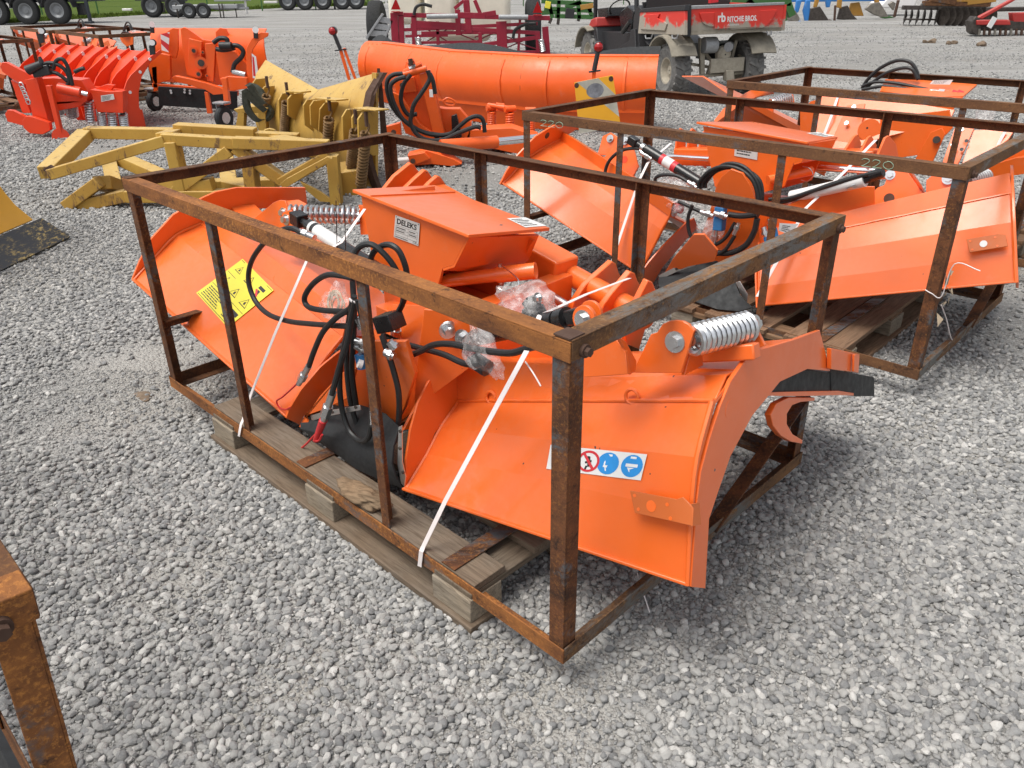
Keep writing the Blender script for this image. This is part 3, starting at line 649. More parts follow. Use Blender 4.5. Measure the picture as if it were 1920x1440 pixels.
# left wing
li_, lo_, Gi, Go, Ui, Uo = wing_body(r, L1, [(538, 782), (548, 768), (580, 718), (612, 672), (646, 630), ('l', .40, .23), ('l', .62, .17)],
    [(250, 525), (262, 511), (293, 478), (330, 440), (376, 419), ('l', .43, .27), ('l', .75, .25)], 4, (652, 596), (400, 400), ledge=.09)
plate(r, 'end_plate', [(248, 525), (262, 490), (284, 448), (325, 403), (380, 371), (405, 360), (444, 352), (573, 352), (577, 388), (470, 392), (376, 421), (330, 442), (293, 480), (256, 527)], L1.Oo, L1.w, .010)
plate(r, 'inner_rib', [(534, 782), (540, 765), (562, 729), (599, 686), (628, 662), (660, 640), (700, 622), (712, 640), (680, 668), (640, 700), (606, 736), (575, 790), (560, 795)], L1.Oi-L1.w*.004, -L1.w, .008)
aL = L1.a; bL = on(560, 470, lerp(Ui, Uo, .4), L1.n)
for px_ in ([(430, 385), (478, 383), (512, 418), (470, 425)], [(516, 378), (560, 374), (575, 382), (560, 395)]):
    plate(r, 'rib_bracket', px_, K1.y(470, 420, .52), (UP+K1.ex*.2).normalized(), -.05)
OL = K1.y(540, 430, .47)
plate(r, 'spring_lug', [(470, 415), (512, 380), (524, 375), (534, 376), (540, 392), (545, 440), (520, 440)], OL+aL*.03, aL, .010)
plate(r, 'cylinder_lug', [(522, 425), (530, 398), (542, 394), (553, 400), (556, 415), (548, 428), (540, 470), (524, 455)], OL-aL*.035, aL, .010)
s1 = on(545, 400, OL+aL*.04, aL); s2 = on(674, 404, OL+aL*.19, aL)
spring(r, s1, s2, .029, .0062, 13)
plate(r, 'spring_lug', [(672, 384), (690, 384), (694, 440), (676, 440)], OL+aL*.20, aL, .010)
MB().bolt(on(537, 412, OL-aL*.035, aL), -aL, .012, .016).build('bolt', M['zinc'], r); MB().bolt(on(531, 399, OL+aL*.03, aL), -aL, .012, .012).build('bolt', M['zinc'], r)
cR = lerp(Gi, Go, .42)+L1.n*.012; t_ = [cR + (L1.w*math.cos(k*.5236)+L1.n*math.sin(k*.5236))*.016 for k in range(13)]
MB().tube(t_, .0045, 8, 1).build('lifting_ring', M['orange'], r)
# left ram: clevis, rod, black tube with white wrap
c1 = on(556, 408, OL-aL*.03, aL); ram_n = K1.ey
ramO = c1; c2 = K1.y(718, 512, K1.loc(c1).y-.03)
dr = (c2-c1).normalized()
cl = MB().bar(c1-dr*.012, c1+dr*.045, .045, .045, UP).build('ram_clevis', M['black'], r, .003)
MB().cyl(c1+dr*.04, c1+dr*.11, .013, 14).build('ram_rod', M['black'], r); MB().cyl(c1+dr*.085, c2, .023, 18).build('ram_tube', M['black'], r)
MB().cyl(c1+dr*.11, c1+dr*.125, .0240, 18).build('wrap_band', M['label'], r); MB().cyl(c1+dr*.145, c1+dr*.30, .0242, 18).build('wrap_band', M['label'], r)

# hinge body between the wings
blk = MB(); P = K1.P
bx = lambda x0, x1, y0, y1, z0, z1, nm, bev=.003: MB().box(P((x0+x1)/2, (y0+y1)/2, (z0+z1)/2), (K1.ex, K1.ey, UP), ((x1-x0)/2, (y1-y0)/2, (z1-z0)/2)).build(nm, M['orange'], r, bev)
bx(-1.16, -.88, .40, .72, .25, .52, 'hinge_body')
plate(r, 'hinge_plate', [(600, 752), (650, 690), (700, 640), (760, 640), (778, 700), (758, 765), (745, 790), (690, 768), (640, 762)], P(-.95, .25, .2), (K1.ey+UP*.2).normalized(), .012)
plate(r, 'hinge_plate', [(560, 800), (600, 742), (640, 700), (668, 690), (655, 745), (612, 766), (572, 780), (592, 818)], P(-1.1, .135, .2), (K1.ey-K1.ex*.25).normalized(), .010)
plate(r, 'hinge_plate', [(700, 620), (735, 570), (860, 575), (880, 640), (872, 690), (810, 730), (770, 775), (740, 800), (716, 700)], P(-.9, .30, .4), (K1.ey-UP*.35).normalized(), .012)
plate(r, 'hinge_plate', [(795, 580), (905, 590), (905, 640), (880, 690), (812, 740), (776, 770), (780, 700)], P(-.75, .27, .4), (K1.ey*.8-K1.ex*.5).normalized(), .012)
plate(r, 'hinge_plate', [(752, 806), (790, 735), (850, 650), (930, 640), (900, 690), (840, 740), (780, 800)], R1.Oi-R1.w*.03+R1.n*.01, R1.w, .010)
# hitch box: side plates, sloping bottom, capping plate
F = [K1.y(*p, .47) for p in [(677, 368), (877, 442), (850, 497), (830, 503), (820, 540), (790, 580), (735, 575), (700, 500), (690, 440)]]
MB().prism(F, K1.ey*.010).build('hitch_side', M['orange'], r, .001)
MB().prism([p+K1.ey*.27-UP*.075 for p in F], K1.ey*.010).build('hitch_side', M['orange'], r, .001)
e1, e2, e3 = K1.y(877, 442, .47), K1.y(850, 497, .47), K1.y(830, 503, .47)
g1, g2, g3 = on(1010, 438, e1, K1.ex), K1.y(989, 484, .76), K1.y(963, 505, .76)
MB().loft([[e1, e2, e3], [K1.y(1008, 438, .78), g2, g3]], .008).build('hitch_end_plate', M['orange'], r, .001)
f1, f2, f3 = K1.y(677, 368, .47), K1.y(690, 440, .47), K1.y(735, 575, .47)
MB().loft([[f1, f2, f3], [p+K1.ey*.30-UP*.02 for p in (f1, f2, f3)]], .008).build('hitch_end_plate', M['orange'], r, .001)
top = [K1.y(661, 355, .46), K1.y(830, 419, .452), K1.y(879, 440, .45), K1.y(1031, 427, .79), K1.y(950, 400, .80), K1.y(814, 357, .83)]
cn = (top[2]-top[0]).cross(top[3]-top[0]).normalized(); cn = cn if cn.z > 0 else -cn
q0 = top[0]; top = [p - cn*((p-q0).dot(cn)) for p in top]
MB().prism(top, -cn*.010).build('hitch_cap', M['orange'], r, .0015)
MB().bar(lerp(top[0], top[1], .22)+cn*.002, lerp(top[5], top[4], .30)+cn*.002, .006, .005, cn).build('weld_bead', M['orange'], r, .001)
D = Decal(r, 'paper_label', [on(*p, top[0], cn) for p in [(950, 410), (985, 408), (1025, 424), (985, 427)]], 'label', cn)
lines_of_print(D, .08, .9, .1, .9, 5, seed=2)
# crossbar of the lower hitch, three lugs at each end
tA, tB = K1.y(775, 352, .955), K1.y(1195, 590, .86); td = (tB-tA).normalized()
u_ = UP - td*UP.dot(td); u_.normalize()
MB().bar(lerp(tA, tB, .10), lerp(tA, tB, .735), .105, .105, UP).build('hitch_crossbar', M['orange'], r, .008, seg=3)
for p_, q_ in ((-.06, .12), (.70, 1.02)): MB().cyl(lerp(tA, tB, p_)+K1.ey*.03-UP*.012, lerp(tA, tB, q_)+K1.ey*.03-UP*.012, .036, 16).build('lug_tube', M['orange'], r)
for px_ in ([(712, 356), (734, 328), (765, 303), (771, 306), (782, 322), (800, 345), (780, 380), (730, 380)], [(748, 356), (772, 333), (791, 316), (797, 318), (808, 334), (820, 350), (800, 380), (755, 380)], [(783, 358), (800, 340), (815, 327), (821, 329), (832, 345), (860, 385), (790, 385)],
            [(1060, 590), (1068, 562), (1090, 530), (1140, 486), (1147, 490), (1152, 506), (1162, 524), (1130, 575), (1110, 615), (1064, 620)], [(1114, 590), (1124, 566), (1140, 545), (1174, 505), (1182, 508), (1187, 522), (1196, 536), (1165, 590), (1150, 630), (1118, 625)], [(1162, 600), (1172, 578), (1188, 556), (1206, 521), (1214, 524), (1220, 538), (1236, 552), (1205, 600), (1190, 650), (1165, 640)]):
    xm = sum(p[0] for p in px_)/len(px_); t = (xm-775)/(1195-775)
    plate(r, 'hitch_lug', px_, lerp(tA, tB, t), td, .020, bev=.003)
MB().cyl(K1.y(1030, 552, .80), K1.y(1062, 572, .80), .014, 14).build('hitch_pin', M['zinc'], r)
# arms from the hinge body up to the crossbar
bx(-1.25, -1.19, .50, .95, .40, .62, 'hitch_arm'); bx(-.80, -.74, .45, .88, .38, .60, 'hitch_arm')
# telescopic stop tube with its lynch pin
s0, s1 = K1.y(770, 533, .46), K1.y(1000, 508, .66)
MB().cyl(s0, s1, .021, 18).build('stop_tube', M['orange'], r); MB().cyl(lerp(s0, s1, .72), s1+(s1-s0)*.02, .025, 18).build('stop_sleeve', M['orange'], r)
for k in (.14, .22, .30): c_ = lerp(s0, s1, k)+UP*.019-K1.ey*.008; MB().cyl(c_, c_+(UP*.9-K1.ey*.4)*.003, .005, 10).build('tube_hole', M['ink'], r)
pn = lerp(s0, s1, .74); MB().cyl(pn-UP*.03, pn+UP*.034, .006, 10).build('lynch_pin', M['zinc'], r)
MB().tube([pn+UP*.032, K1.y(968, 520, .52), K1.y(972, 535, .5), K1.y(962, 546, .5), K1.y(945, 546, .5), K1.y(934, 540, .5)], .002, 6).build('pin_ring', M['zinc'], r)
# right ram
d1 = on(1100, 588, O1-aR*.02, aR); d2 = K1.y(858, 640, .36); dd = (d2-d1).normalized()
MB().cyl(d1, d1+dd*.12, .015, 14).build('ram_rod', M['black'], r); MB().cyl(d1+dd*.07, d1+dd*.10, .026, 20).build('ram_gland', M['black'], r); MB().cyl(d1+dd*.11, d2, .024, 18).build('ram_tube', M['black'], r)
MB().bar(d1+dd*.005, d1+dd*.06, .036, .036, UP).build('ram_clevis', M['black'], r, .004)
for off, (x, y) in ((-.045, (1094, 598)), (.022, (1106, 588))):
    c_ = on(x, y, O1+aR*off, aR); MB().cyl(c_, c_+aR*.010, .030, 24).build('ram_eye_lug', M['orange'], r, .001)
MB().bolt(on(1093, 599, O1-aR*.046, aR), -aR, .013, .012).build('bolt', M['zinc'], r)
MB().bolt(K1.y(868, 632, .30), (K1.ex*.3-K1.ey), .014, .018).build('bolt', M['zinc'], r); MB().bolt(K1.y(840, 618, .30), (K1.ex*.9-K1.ey*.4), .016, .018).build('bolt', M['zinc'], r)
# rubber centre flap and its clamping strips
fl = [K1.P(*v) for v in ((0, 0, 0),)]
f_top = [K1.y(571, 778, .13), K1.y(620, 764, .17), K1.y(677, 759, .20), K1.y(722, 775, .18), K1.y(748, 800, .14)]
f_bot = [atz(590, 815, .142), atz(628, 850, .142), atz(668, 880, .142), atz(706, 898, .142), atz(757, 917, .16)]
rows = [[lerp(a_, b_, t)+K1.ey*(-.035*math.sin(math.pi*t)) for a_, b_ in zip(f_top, f_bot)] for t in (0, .25, .5, .75, 1)]
MB().loft(rows, .006).build('rubber_flap', M['rubber'], r, .001)
q_ = [K1.y(*p, .128) for p in [(570, 781), (620, 769), (676, 759), (678, 768), (622, 779), (572, 792)]]; MB().prism(q_, -K1.ey*.004).build('clamping_strip', M['alu'], r, .001)
q_ = [K1.y(*p, .118) for p in [(749, 800), (755, 797), (756, 866), (762, 893), (760, 912), (754, 905), (747, 870)]]; MB().prism(q_, -K1.ey*.004).build('clamping_strip', M['alu'], r, .001)
for p in ((581, 783), (624, 772), (668, 763)): c_ = K1.y(*p, .124); MB().cyl(c_, c_-K1.ey*.005, .005, 8).build('rivet', M['steel_dark'], r)
for p in ((752, 808), (751, 840), (757, 885)): c_ = K1.y(*p, .114); MB().cyl(c_, c_-K1.ey*.005, .005, 8).build('rivet', M['steel_dark'], r)

# stickers and the type plate
def sheet_dec(W, pix, name, mat):
    c = [on_sheet(W, *p)[0] for p in pix]; n_ = on_sheet(W, sum(p[0] for p in pix)/4, sum(p[1] for p in pix)/4)[1]
    return Decal(r, name, c, mat, n_, .0032, W, pix)
D = sheet_dec(R1, [(1034, 834), (1215, 852), (1203, 901), (1026, 879)], 'safety_sticker', 'label')
D.ring(.42, .5, .115, .43, .22, 'inkred'); D.polys([[(.345, .20), (.365, .14), (.50, .80), (.475, .86)]], 'inkred', .0008)
D.polys([[(.40, .30), (.43, .30), (.45, .70), (.42, .72)], [(.385, .52), (.45, .44), (.455, .52), (.39, .60)], [(.40, .68), (.42, .68), (.41, .84), (.39, .84)]], 'ink', .0006)
for u_c in (.625, .875):
    D.disc(u_c, .5, .112, .43, 'inkblue'); D.rect(u_c-.03, .14, u_c+.03, .22, 'inkwhite', .0007)
D.ring(.625, .52, .042, .20, .35, 'inkwhite', .0008); D.rect(.58, .58, .67, .66, 'inkwhite', .0008); D.polys([[(.60, .70), (.65, .70), (.64, .80), (.61, .80)]], 'inkwhite', .0008)
D.polys([[(.81, .42), (.935, .42), (.935, .54), (.81, .54)], [(.83, .57), (.92, .57), (.90, .74), (.86, .74)]], 'inkwhite', .0008)
D.ring(.15, .5, .112, .43, .2, 'inkred')
D = sheet_dec(L1, [(456, 486), (514, 545), (428, 615), (369, 550)], 'warning_sticker', 'stickyellow')
D.frame(.02, .02, .98, .98, .008, 'ink')
for x in (.34, .66): D.rect(x-.004, .03, x+.004, .66, 'ink')
for y in (.33, .66): D.rect(.02, y-.004, .98, y+.004, 'ink')
for (x, y, s_) in ((.17, .50, .12), (.50, .18, .10), (.50, .50, .10), (.82, .50, .10), (.17, .17, .08)):
    t3 = [(x, y-s_), (x+s_, y+s_*.75), (x-s_, y+s_*.75)]; t2 = [(x+(p-x)*.84, y+(q-y)*.80) for p, q in t3]
    D.polys([[t3[k], t3[(k+1) % 3], t2[(k+1) % 3], t2[k]] for k in range(3)], 'ink'); D.polys([[(x-s_*.22, y), (x+s_*.1, y-s_*.3), (x+s_*.28, y+s_*.35), (x-s_*.1, y+s_*.45)]], 'ink')
D.polys([[(.74, .10), (.90, .10), (.90, .16), (.74, .16)], [(.78, .18), (.84, .18), (.86, .30), (.80, .30)]], 'ink'); D.polys([[(.72, .20), (.76, .18), (.88, .28), (.84, .30)]], 'inkred')
lines_of_print(D, .06, .60, .70, .95, 6, seed=5); D.rect(.68, .72, .94, .80, 'ink'); lines_of_print(D, .68, .94, .82, .95, 3, seed=8)
O_ = K1.P(0, .4685, 0); nn = -K1.ey
D = Decal(r, 'type_plate', [on(*p, O_, nn) for p in [(742, 403), (788, 419), (785, 461), (739, 444)]], 'plate', nn, .0015)
D.text('DELEKS', .09, .34, .23, 'ink', .80, bold=.026)
D.frame(.06, .42, .94, .86, .006, 'ink'); D.rect(.06, .575, .94, .585, 'ink'); D.rect(.06, .72, .94, .73, 'ink'); D.rect(.56, .42, .565, .86, 'ink')
lines_of_print(D, .09, .5, .44, .72, 2, seed=4, fill=.3); lines_of_print(D, .6, .9, .44, .72, 2, seed=9, fill=.3); D.text('CE', .78, .955, .09, 'ink', .14)
lines_of_print(D, .08, .7, .9, .97, 1, seed=10)
for u_, v_ in ((.05, .06), (.95, .06), (.05, .94), (.95, .94)): D.disc(u_, v_, .02, .02, 'steel_dark')

# hoses, tied in a bundle in front of the hinge
Y = lambda pts, e0, e1=None: [K1.y(p[0], p[1], e0 if e1 is None else lerp(e0, e1, i/(len(pts)-1))) for i, p in enumerate(pts)]
hose(r, Y([(568, 438), (545, 428), (520, 436), (491, 460), (471, 492), (466, 527), (478, 563), (503, 589), (540, 602), (581, 607), (622, 610), (660, 612)], .22, .14))
fitting(r, K1.y(590, 446, .23), K1.y(562, 434, .22))
hose(r, Y([(662, 522), (640, 517), (612, 516), (586, 533), (571, 558), (578, 575), (605, 582), (640, 584), (664, 588)], .16, .15))
hose(r, Y([(663, 560), (661, 520), (662, 488), (672, 465), (695, 458), (719, 475), (740, 502), (755, 535), (755, 568), (744, 590), (738, 620)], .17, .32)); fitting(r, K1.y(738, 620, .32), K1.y(737, 655, .33))
hose(r, Y([(692, 500), (700, 474), (722, 459), (744, 466), (758, 492), (763, 520), (758, 560), (748, 585), (745, 608)], .24, .30)); fitting(r, K1.y(745, 605, .31), K1.y(744, 635, .32))
hose(r, Y([(664, 566), (654, 580), (630, 596), (606, 622), (590, 656), (578, 690)], .14, .11)); fitting(r, K1.y(579, 686, .11), K1.y(560, 720, .11)); MB().tube(Y([(560, 716), (550, 726), (530, 744), (519, 752), (524, 764), (535, 768), (544, 764)], .11), .003, 6).build('cap_ring', M['redcap'], r)
hose(r, Y([(661, 560), (658, 600), (652, 640), (640, 676), (629, 715), (622, 740)], .13, .08)); fitting(r, K1.y(624, 735, .085), K1.y(605, 792, .075), .013)
MB().cyl(K1.y(606, 788, .075), K1.y(592, 826, .07), .013, 12, .009).build('dust_cap', M['redcap'], r); MB().tube(Y([(600, 806), (590, 816), (575, 832), (563, 842)], .07), .0035, 6).build('cap_ring', M['redcap'], r); MB().tube(Y([(604, 815), (598, 826), (588, 826)], .065), .0035, 6).build('cap_ring', M['redcap'], r)
hose(r, Y([(666, 566), (657, 605), (645, 652), (637, 700), (640, 760), (654, 805), (676, 826), (692, 818), (697, 780), (697, 720), (690, 650), (680, 600), (671, 562)], .12, .10))
hose(r, Y([(660, 570), (652, 620), (650, 680), (655, 740), (664, 780), (676, 810), (694, 834), (718, 844), (738, 830), (747, 795), (748, 740), (738, 695), (725, 655), (716, 628)], .15, .17))
hose(r, Y([(664, 555), (664, 600), (662, 650), (660, 700), (668, 760)], .14, .16))
hose(r, Y([(718, 628), (745, 640), (785, 652), (830, 664), (868, 681), (890, 684)], .26, .24)); hose(r, Y([(728, 664), (760, 668), (786, 660), (812, 647), (845, 645), (900, 656), (955, 662), (990, 653), (1010, 648)], .22, .16))
# valve block and hose ends by the upright
vb = MB().bar(K1.y(715, 606, .26), K1.y(745, 600, .27), .06, .05, UP); vb.build('valve_block', M['black'], r, .003)
for (x, y, x2, y2) in ((672, 596, 684, 620), (668, 640, 690, 648), (668, 648, 690, 660), (730, 640, 742, 652), (722, 660, 740, 668)): fitting(r, K1.y(x, y, .15), K1.y(x2, y2, .16), .013)
MB().cyl(K1.y(676, 664, .15), K1.y(682, 690, .15), .018, 14).build('valve_body', M['valveblue'], r, .001); MB().cyl(K1.y(671, 681, .13), K1.y(679, 683, .14), .013, 12).build('valve_cap', M['white'], r)
MB().tube(Y([(655, 560), (662, 566), (676, 566), (684, 562)], .118), .0035, 6).build('cable_tie', M['strap'], r)
D = Decal(r, 'hose_print', [K1.y(693, 690, .088), K1.y(698, 690, .088), K1.y(700, 800, .086), K1.y(695, 800, .086)], 'hose', -K1.ey, .0035)
D.c = [D.c[1], D.c[2], D.c[3], D.c[0]]; D.text('1/4-2SN MAX W.P.40MPa (5800PSI)', .02, .72, .5, 'inkwhite', .94)
for (x, y0_, y1_, e) in ((630, 376, 464, .30), (646, 384, 468, .30)): MB().tube([K1.y(x, y0_, e), K1.y(x+1, (y0_+y1_)/2, e-.002), K1.y(x+2, y1_, e)], .0016, 6).build('zip_tie', M['black'], r)

# bags of small parts lying on the plow
bg1 = bag('plastic_bag', K1.y(632, 572, .26), (.05, .035, .055), 'clear bag of coiled wire on the left wing of the nearest plow', seed=1, ax=(K1.ex, K1.ey, UP))
for k in range(7): c_ = K1.y(630+random.uniform(-6, 6), 572+random.uniform(-6, 6), .255); rr = .034+random.uniform(-.006, .006); MB().tube([c_+(K1.ex*math.cos(t*.524)+(UP*.9+K1.ey*.3)*math.sin(t*.524))*rr for t in range(13)], .0024, 6, 1).build('coiled_wire', M['wire'], bg1)
bg2 = bag('plastic_bag', K1.y(905, 655, .20), (.055, .035, .05), 'clear bag with black fittings hanging below the front rail', seed=4, ax=((K1.ex-UP*.5).normalized(), K1.ey, UP))
MB().cyl(K1.y(885, 672, .205), K1.y(915, 692, .205), .022, 10).build('fitting', M['plastic'], bg2, .003); MB().cyl(K1.y(872, 655, .20), K1.y(888, 668, .20), .012, 8).build('fitting', M['lampred'], bg2)
bg3 = bag('plastic_bag', K1.y(985, 572, .36), (.085, .04, .05), 'clear bag with black clamps beside the white strap and stop tube', seed=9, ax=(K1.ex, K1.ey, UP))
for (x, y, dx, dy) in ((990, 560, 14, 20), (1004, 575, 12, 24), (985, 585, 18, 10)): MB().bar(K1.y(x, y, .35), K1.y(x+dx, y+dy, .35), .032, .03, UP).build('clamp', M['plastic'], bg3, .004)
MB().bolt(K1.y(1010, 558, .33), -K1.ey, .008, .012).build('bolt', M['zinc'], bg3)

# strapping
def strap(name, pts, label, wd=.0145, group='white straps lashing the plows', side=None, K=K1):
    P_ = catmull(pts, 1); rows = []
    for i, p in enumerate(P_):
        t = (P_[min(i+1, len(P_)-1)]-P_[max(i-1, 0)]).normalized(); s_ = t.cross(CAM-p).normalized() if side is None else side
        rows.append([p-s_*wd/2*1.0, p+s_*wd/2])
    o = MB().loft(rows, .0012).build(name, M['strap'], None, ang=60); tag(o, label, 'strap', group); return o
strap('strap', [K1.y(448, 818, -.004), K1.y(452, 796, -.004), K1.y(456, 787, .010), K1.y(470, 742, .05), K1.y(515, 628, .13), K1.y(575, 490, .22), K1.y(640, 455, .3), K1.y(684, 392, .42)], 'white plastic strap crossing the left wing of the nearest plow', side=(K1.ex*.9+UP*.1).normalized())
strap('strap', [K1.y(787, 1062, -.004), K1.y(790, 1034, -.004), K1.y(793, 1027, .010), K1.y(836, 938, .045), K1.y(988, 658, .16), K1.y(1012, 592, .30), K1.y(1100, 552, .55), K1.y(1180, 522, .80)], 'white plastic strap over the right wing tied to the front bottom rail', side=(K1.ex*.8+UP*.2).normalized(), wd=.0165)
o = MB().tube([K1.y(985, 678, .17), K1.y(1000, 700, .16), K1.y(1014, 724, .15)], .002, 5).build('cable_tie', M['strap']); tag(o, 'loose pale cable tie tail hanging below the nearest rail', 'cable tie')
o = MB().tube([atz(1195, 1075, .12), atz(1204, 1105, .06), atz(1218, 1148, .012)], .0016, 5).build('cable_tie', M['strap']); tag(o, 'thin white tie end hanging from the right wing to the gravel', 'cable tie')
# splintered bark on the pallet
bm_ = bag('bark_piece', atz(680, 928, .15), (.085, .03, .022), 'splintered brown bark piece on the pallet behind the front rail', 'bark', 21, ((K1.ex*.98+UP*.05).normalized(), K1.ey, UP)); bm_['category'] = 'bark'; bm_.children[0].name = 'bark'
# ------------------------------------------------------------------ the second orange V plow
pl2 = root('snow_plow', K2.P(-.9, .5, .13), 'orange V plow with blue valves and a coiled hose, in the second crate frame', 'snow plow', 'orange V plows packed in crate frames')
r = pl2
Ri2, Ro2, Li2, Lo2 = atz(1418, 575, .17), atz(1904, 530, .43), atz(1199, 514, .17), atz(940, 345, .47)
ax2 = (Lo2-Li2).cross(Ro2-Ri2).normalized(); ax2 = ax2 if ax2.dot(K2.ey) > 0 else -ax2
w_ = (Ro2-Ri2).normalized(); a0 = (K2.ey-w_*K2.ey.dot(w_)).normalized(); n0 = w_.cross(a0); n0 = n0 if n0.z > 0 else -n0
R2, L2 = Wing(Ri2, Ro2, a0*math.cos(-.2618)+n0*math.sin(-.2618)), Wing(Li2, Lo2, ax2)
ri_, ro_, Fi, Fo, Ti, To = wing_body(r, R2, [('l', .0, 0), ('l', .012, .085), ('l', .045, .19), ('l', .105, .27), ('l', .22, .33), ('l', .36, .325), ('l', .58, .27)],
    [('l', .006, .0), ('l', .012, .105), ('l', .03, .225), ('l', .075, .335), ('l', .18, .425), ('l', .30, .44), ('l', .64, .43)], 3, ('l', .115, .335), ('l', .095, .415))
def lp(W, O, pts, ext, name): MB().prism([O+W.a*p[0]+W.n*p[1] for p in pts], W.w*ext).build(name, M['orange'], r, .0015)
PO = [(0, 0), (.002, .189), (.015, .257), (.047, .318), (.089, .378), (.133, .424), (.195, .455), (.27, .468), (.482, .459), (.652, .456), (.762, .326), (.585, .365), (.407, .367), (.257, .319), (.154, .251), (.1, .182), (.065, .135), (.066, -.02)]
lp(R2, R2.Oo, PO, .010, 'end_plate')
lp(R2, R2.Oi, [(-.01, -.005), (.005, .136), (.035, .205), (.09, .287), (.16, .337), (.25, .361), (.38, .34), (.38, .29), (.25, .30), (.15, .26), (.08, .18), (.05, .10), (.03, 0)], .008, 'inner_rib')
c_ = R2.Oo+R2.w*.0105+R2.a*.11+R2.n*.33; MB().cyl(c_, c_+R2.w*.001, .018, 18).build('plate_hole', M['orange_flat'], r)
plate(r, 'inner_rib', [(1418, 577), (1418, 545), (1424, 515), (1438, 482), (1455, 458), (1480, 440), (1496, 452), (1478, 475), (1455, 515), (1440, 560)], R2.Oi, R2.w, .008)
MB().prism([R2.Oo+R2.a*p+R2.n*q-R2.w*.004 for p, q in ((.30, .33), (.42, .36), (.60, .40), (.86, .36), (.86, .29), (.32, .27))], -R2.w*.35).build('rubber_strip', M['rubber'], r, .002)
bc, bn = on_sheet(R2, 1850, 455)
Db, _ = plate(r, 'lamp_bracket', [(1812, 449), (1872, 439), (1886, 440), (1890, 462), (1818, 474)], bc+bn*.03, bn, .004, 'orange_flat')
for (x, y, rr) in ((1844, 457, .0125), (1819, 452, .004), (1823, 468, .004), (1866, 445, .004), (1870, 461, .004)): c_ = on(x, y, bc+bn*.0345, bn); MB().cyl(c_-bn*.001, c_+bn*.0008, rr, 16).build('bracket_hole', M['orange' if rr < .01 else 'label'], r)
aR = R2.a
O1 = on(1680, 392, lerp(Ti, To, .5), R2.n)
plate(r, 'ram_lug', [(1635, 400), (1631, 367), (1645, 352), (1658, 347), (1668, 322), (1681, 318), (1700, 320), (1729, 362), (1733, 374), (1722, 387)], O1, aR, .012)
plate(r, 'gusset', [(1700, 320), (1710, 326), (1736, 366), (1736, 374), (1722, 388), (1729, 362)], on(1725, 385, O1, aR), R2.w, .008)
hole_disc(r, 1667, 372, O1, aR, .022, 'rust_dark', 'lug_slot'); MB().bolt(on(1669, 328, O1, aR), -aR, .013, .014).build('bolt', M['zinc'], r)
plate(r, 'spring_lug', [(1736, 372), (1737, 338), (1752, 325), (1790, 322), (1796, 360)], O1+aR*.06, aR, .012)
MB().bolt(on(1778, 335, O1+aR*.05, aR), -aR, .015, .012).build('bolt', M['zinc'], r)
spring(r, on(1812, 338, O1+aR*.10, aR), on(1851, 331, O1+aR*.20, aR), .030, .0055, 9, 'grey_metal'); MB().bolt(on(1852, 329, O1+aR*.20, aR), R2.w*.6+aR*.4, .012, .014).build('bolt', M['zinc'], r)
# left wing
li_, lo_, Gi, Go, Ui, Uo = wing_body(r, L2, [(1199, 514), (1212, 490), (1228, 460), (1242, 432), (1258, 404), ('l', .40, .30), ('l', .60, .24)],
    [(941, 344), (958, 328), (985, 299), (1020, 276), (1051, 261), ('l', .42, .30), ('l', .70, .28)], 4, (1262, 382), (1056, 249), ledge=.09)
plate(r, 'end_plate', [(938, 346), (950, 322), (966, 297), (990, 271), (1005, 256), (1029, 241), (1066, 222), (1133, 226), (1138, 236), (1085, 240), (1052, 262), (1020, 278), (985, 301), (944, 348)], L2.Oo, L2.w, .010)
hole_disc(r, 1026, 254, L2.Oo-L2.w*.0, -L2.w, .018, 'steel_dark', 'plate_hole')
plate(r, 'inner_rib', [(1197, 516), (1215, 490), (1241, 460), (1287, 414), (1300, 408), (1306, 424), (1270, 465), (1240, 500), (1222, 530)], L2.Oi-L2.w*.004, -L2.w, .008)
aL = L2.a; OL = K2.y(1165, 320, .40)
plate(r, 'ram_lug', [(1132, 296), (1150, 276), (1166, 268), (1184, 270), (1190, 285), (1197, 312), (1185, 334), (1160, 326)], OL, aL, .012)
hole_disc(r, 1171, 299, OL, aL, .018, 'orange_red', 'lug_slot')
plate(r, 'spring_lug', [(1120, 290), (1130, 255), (1145, 248), (1160, 258), (1164, 292)], OL+aL*.06, aL, .012)
for (x, y, o_) in ((1144, 260, .055), (1172, 264, -.005)): MB().bolt(on(x, y, OL+aL*o_, aL), -aL, .012, .014).build('bolt', M['zinc'], r)
cR = lerp(Gi, Go, .58)+L2.n*.012; MB().tube([cR+(L2.w*math.cos(k*.5236)+L2.n*math.sin(k*.5236))*.016 for k in range(13)], .0045, 8, 1).build('lifting_ring', M['orange'], r)
# rams
c1, c2 = K2.y(1186, 264, .36), K2.y(1318, 346, .36); dr = (c2-c1).normalized()
MB().bar(c1-dr*.02, c1+dr*.03, .04, .04, UP).build('ram_clevis', M['black'], r, .004); MB().cyl(c1+dr*.03, c1+dr*.10, .014, 14).build('ram_rod', M['black'], r)
MB().cyl(c1+dr*.06, c1+dr*.078, .0185, 16).build('ram_collar', M['zinc'], r); MB().cyl(c1+dr*.09, c2, .025, 20).build('ram_tube', M['black'], r)
for k, (t0, t1, mm) in enumerate(((.42, .47, 'inkred'), (.47, .58, 'label'), (.58, .64, 'inkred'))): MB().cyl(lerp(c1, c2, t0), lerp(c1, c2, t1), .0256, 20).build('wrap_band', M[mm], r)
fitting(r, K2.y(1202, 286, .345), K2.y(1222, 298, .345), .012)
e1, e2 = K2.y(1484, 369, .36), K2.y(1622, 338, .34); MB().cyl(e1, e2, .026, 20).build('ram_tube', M['label'], r); MB().cyl(lerp(e1, e2, .97), K2.y(1655, 326, .34), .0155, 14).build('ram_rod', M['black'], r)
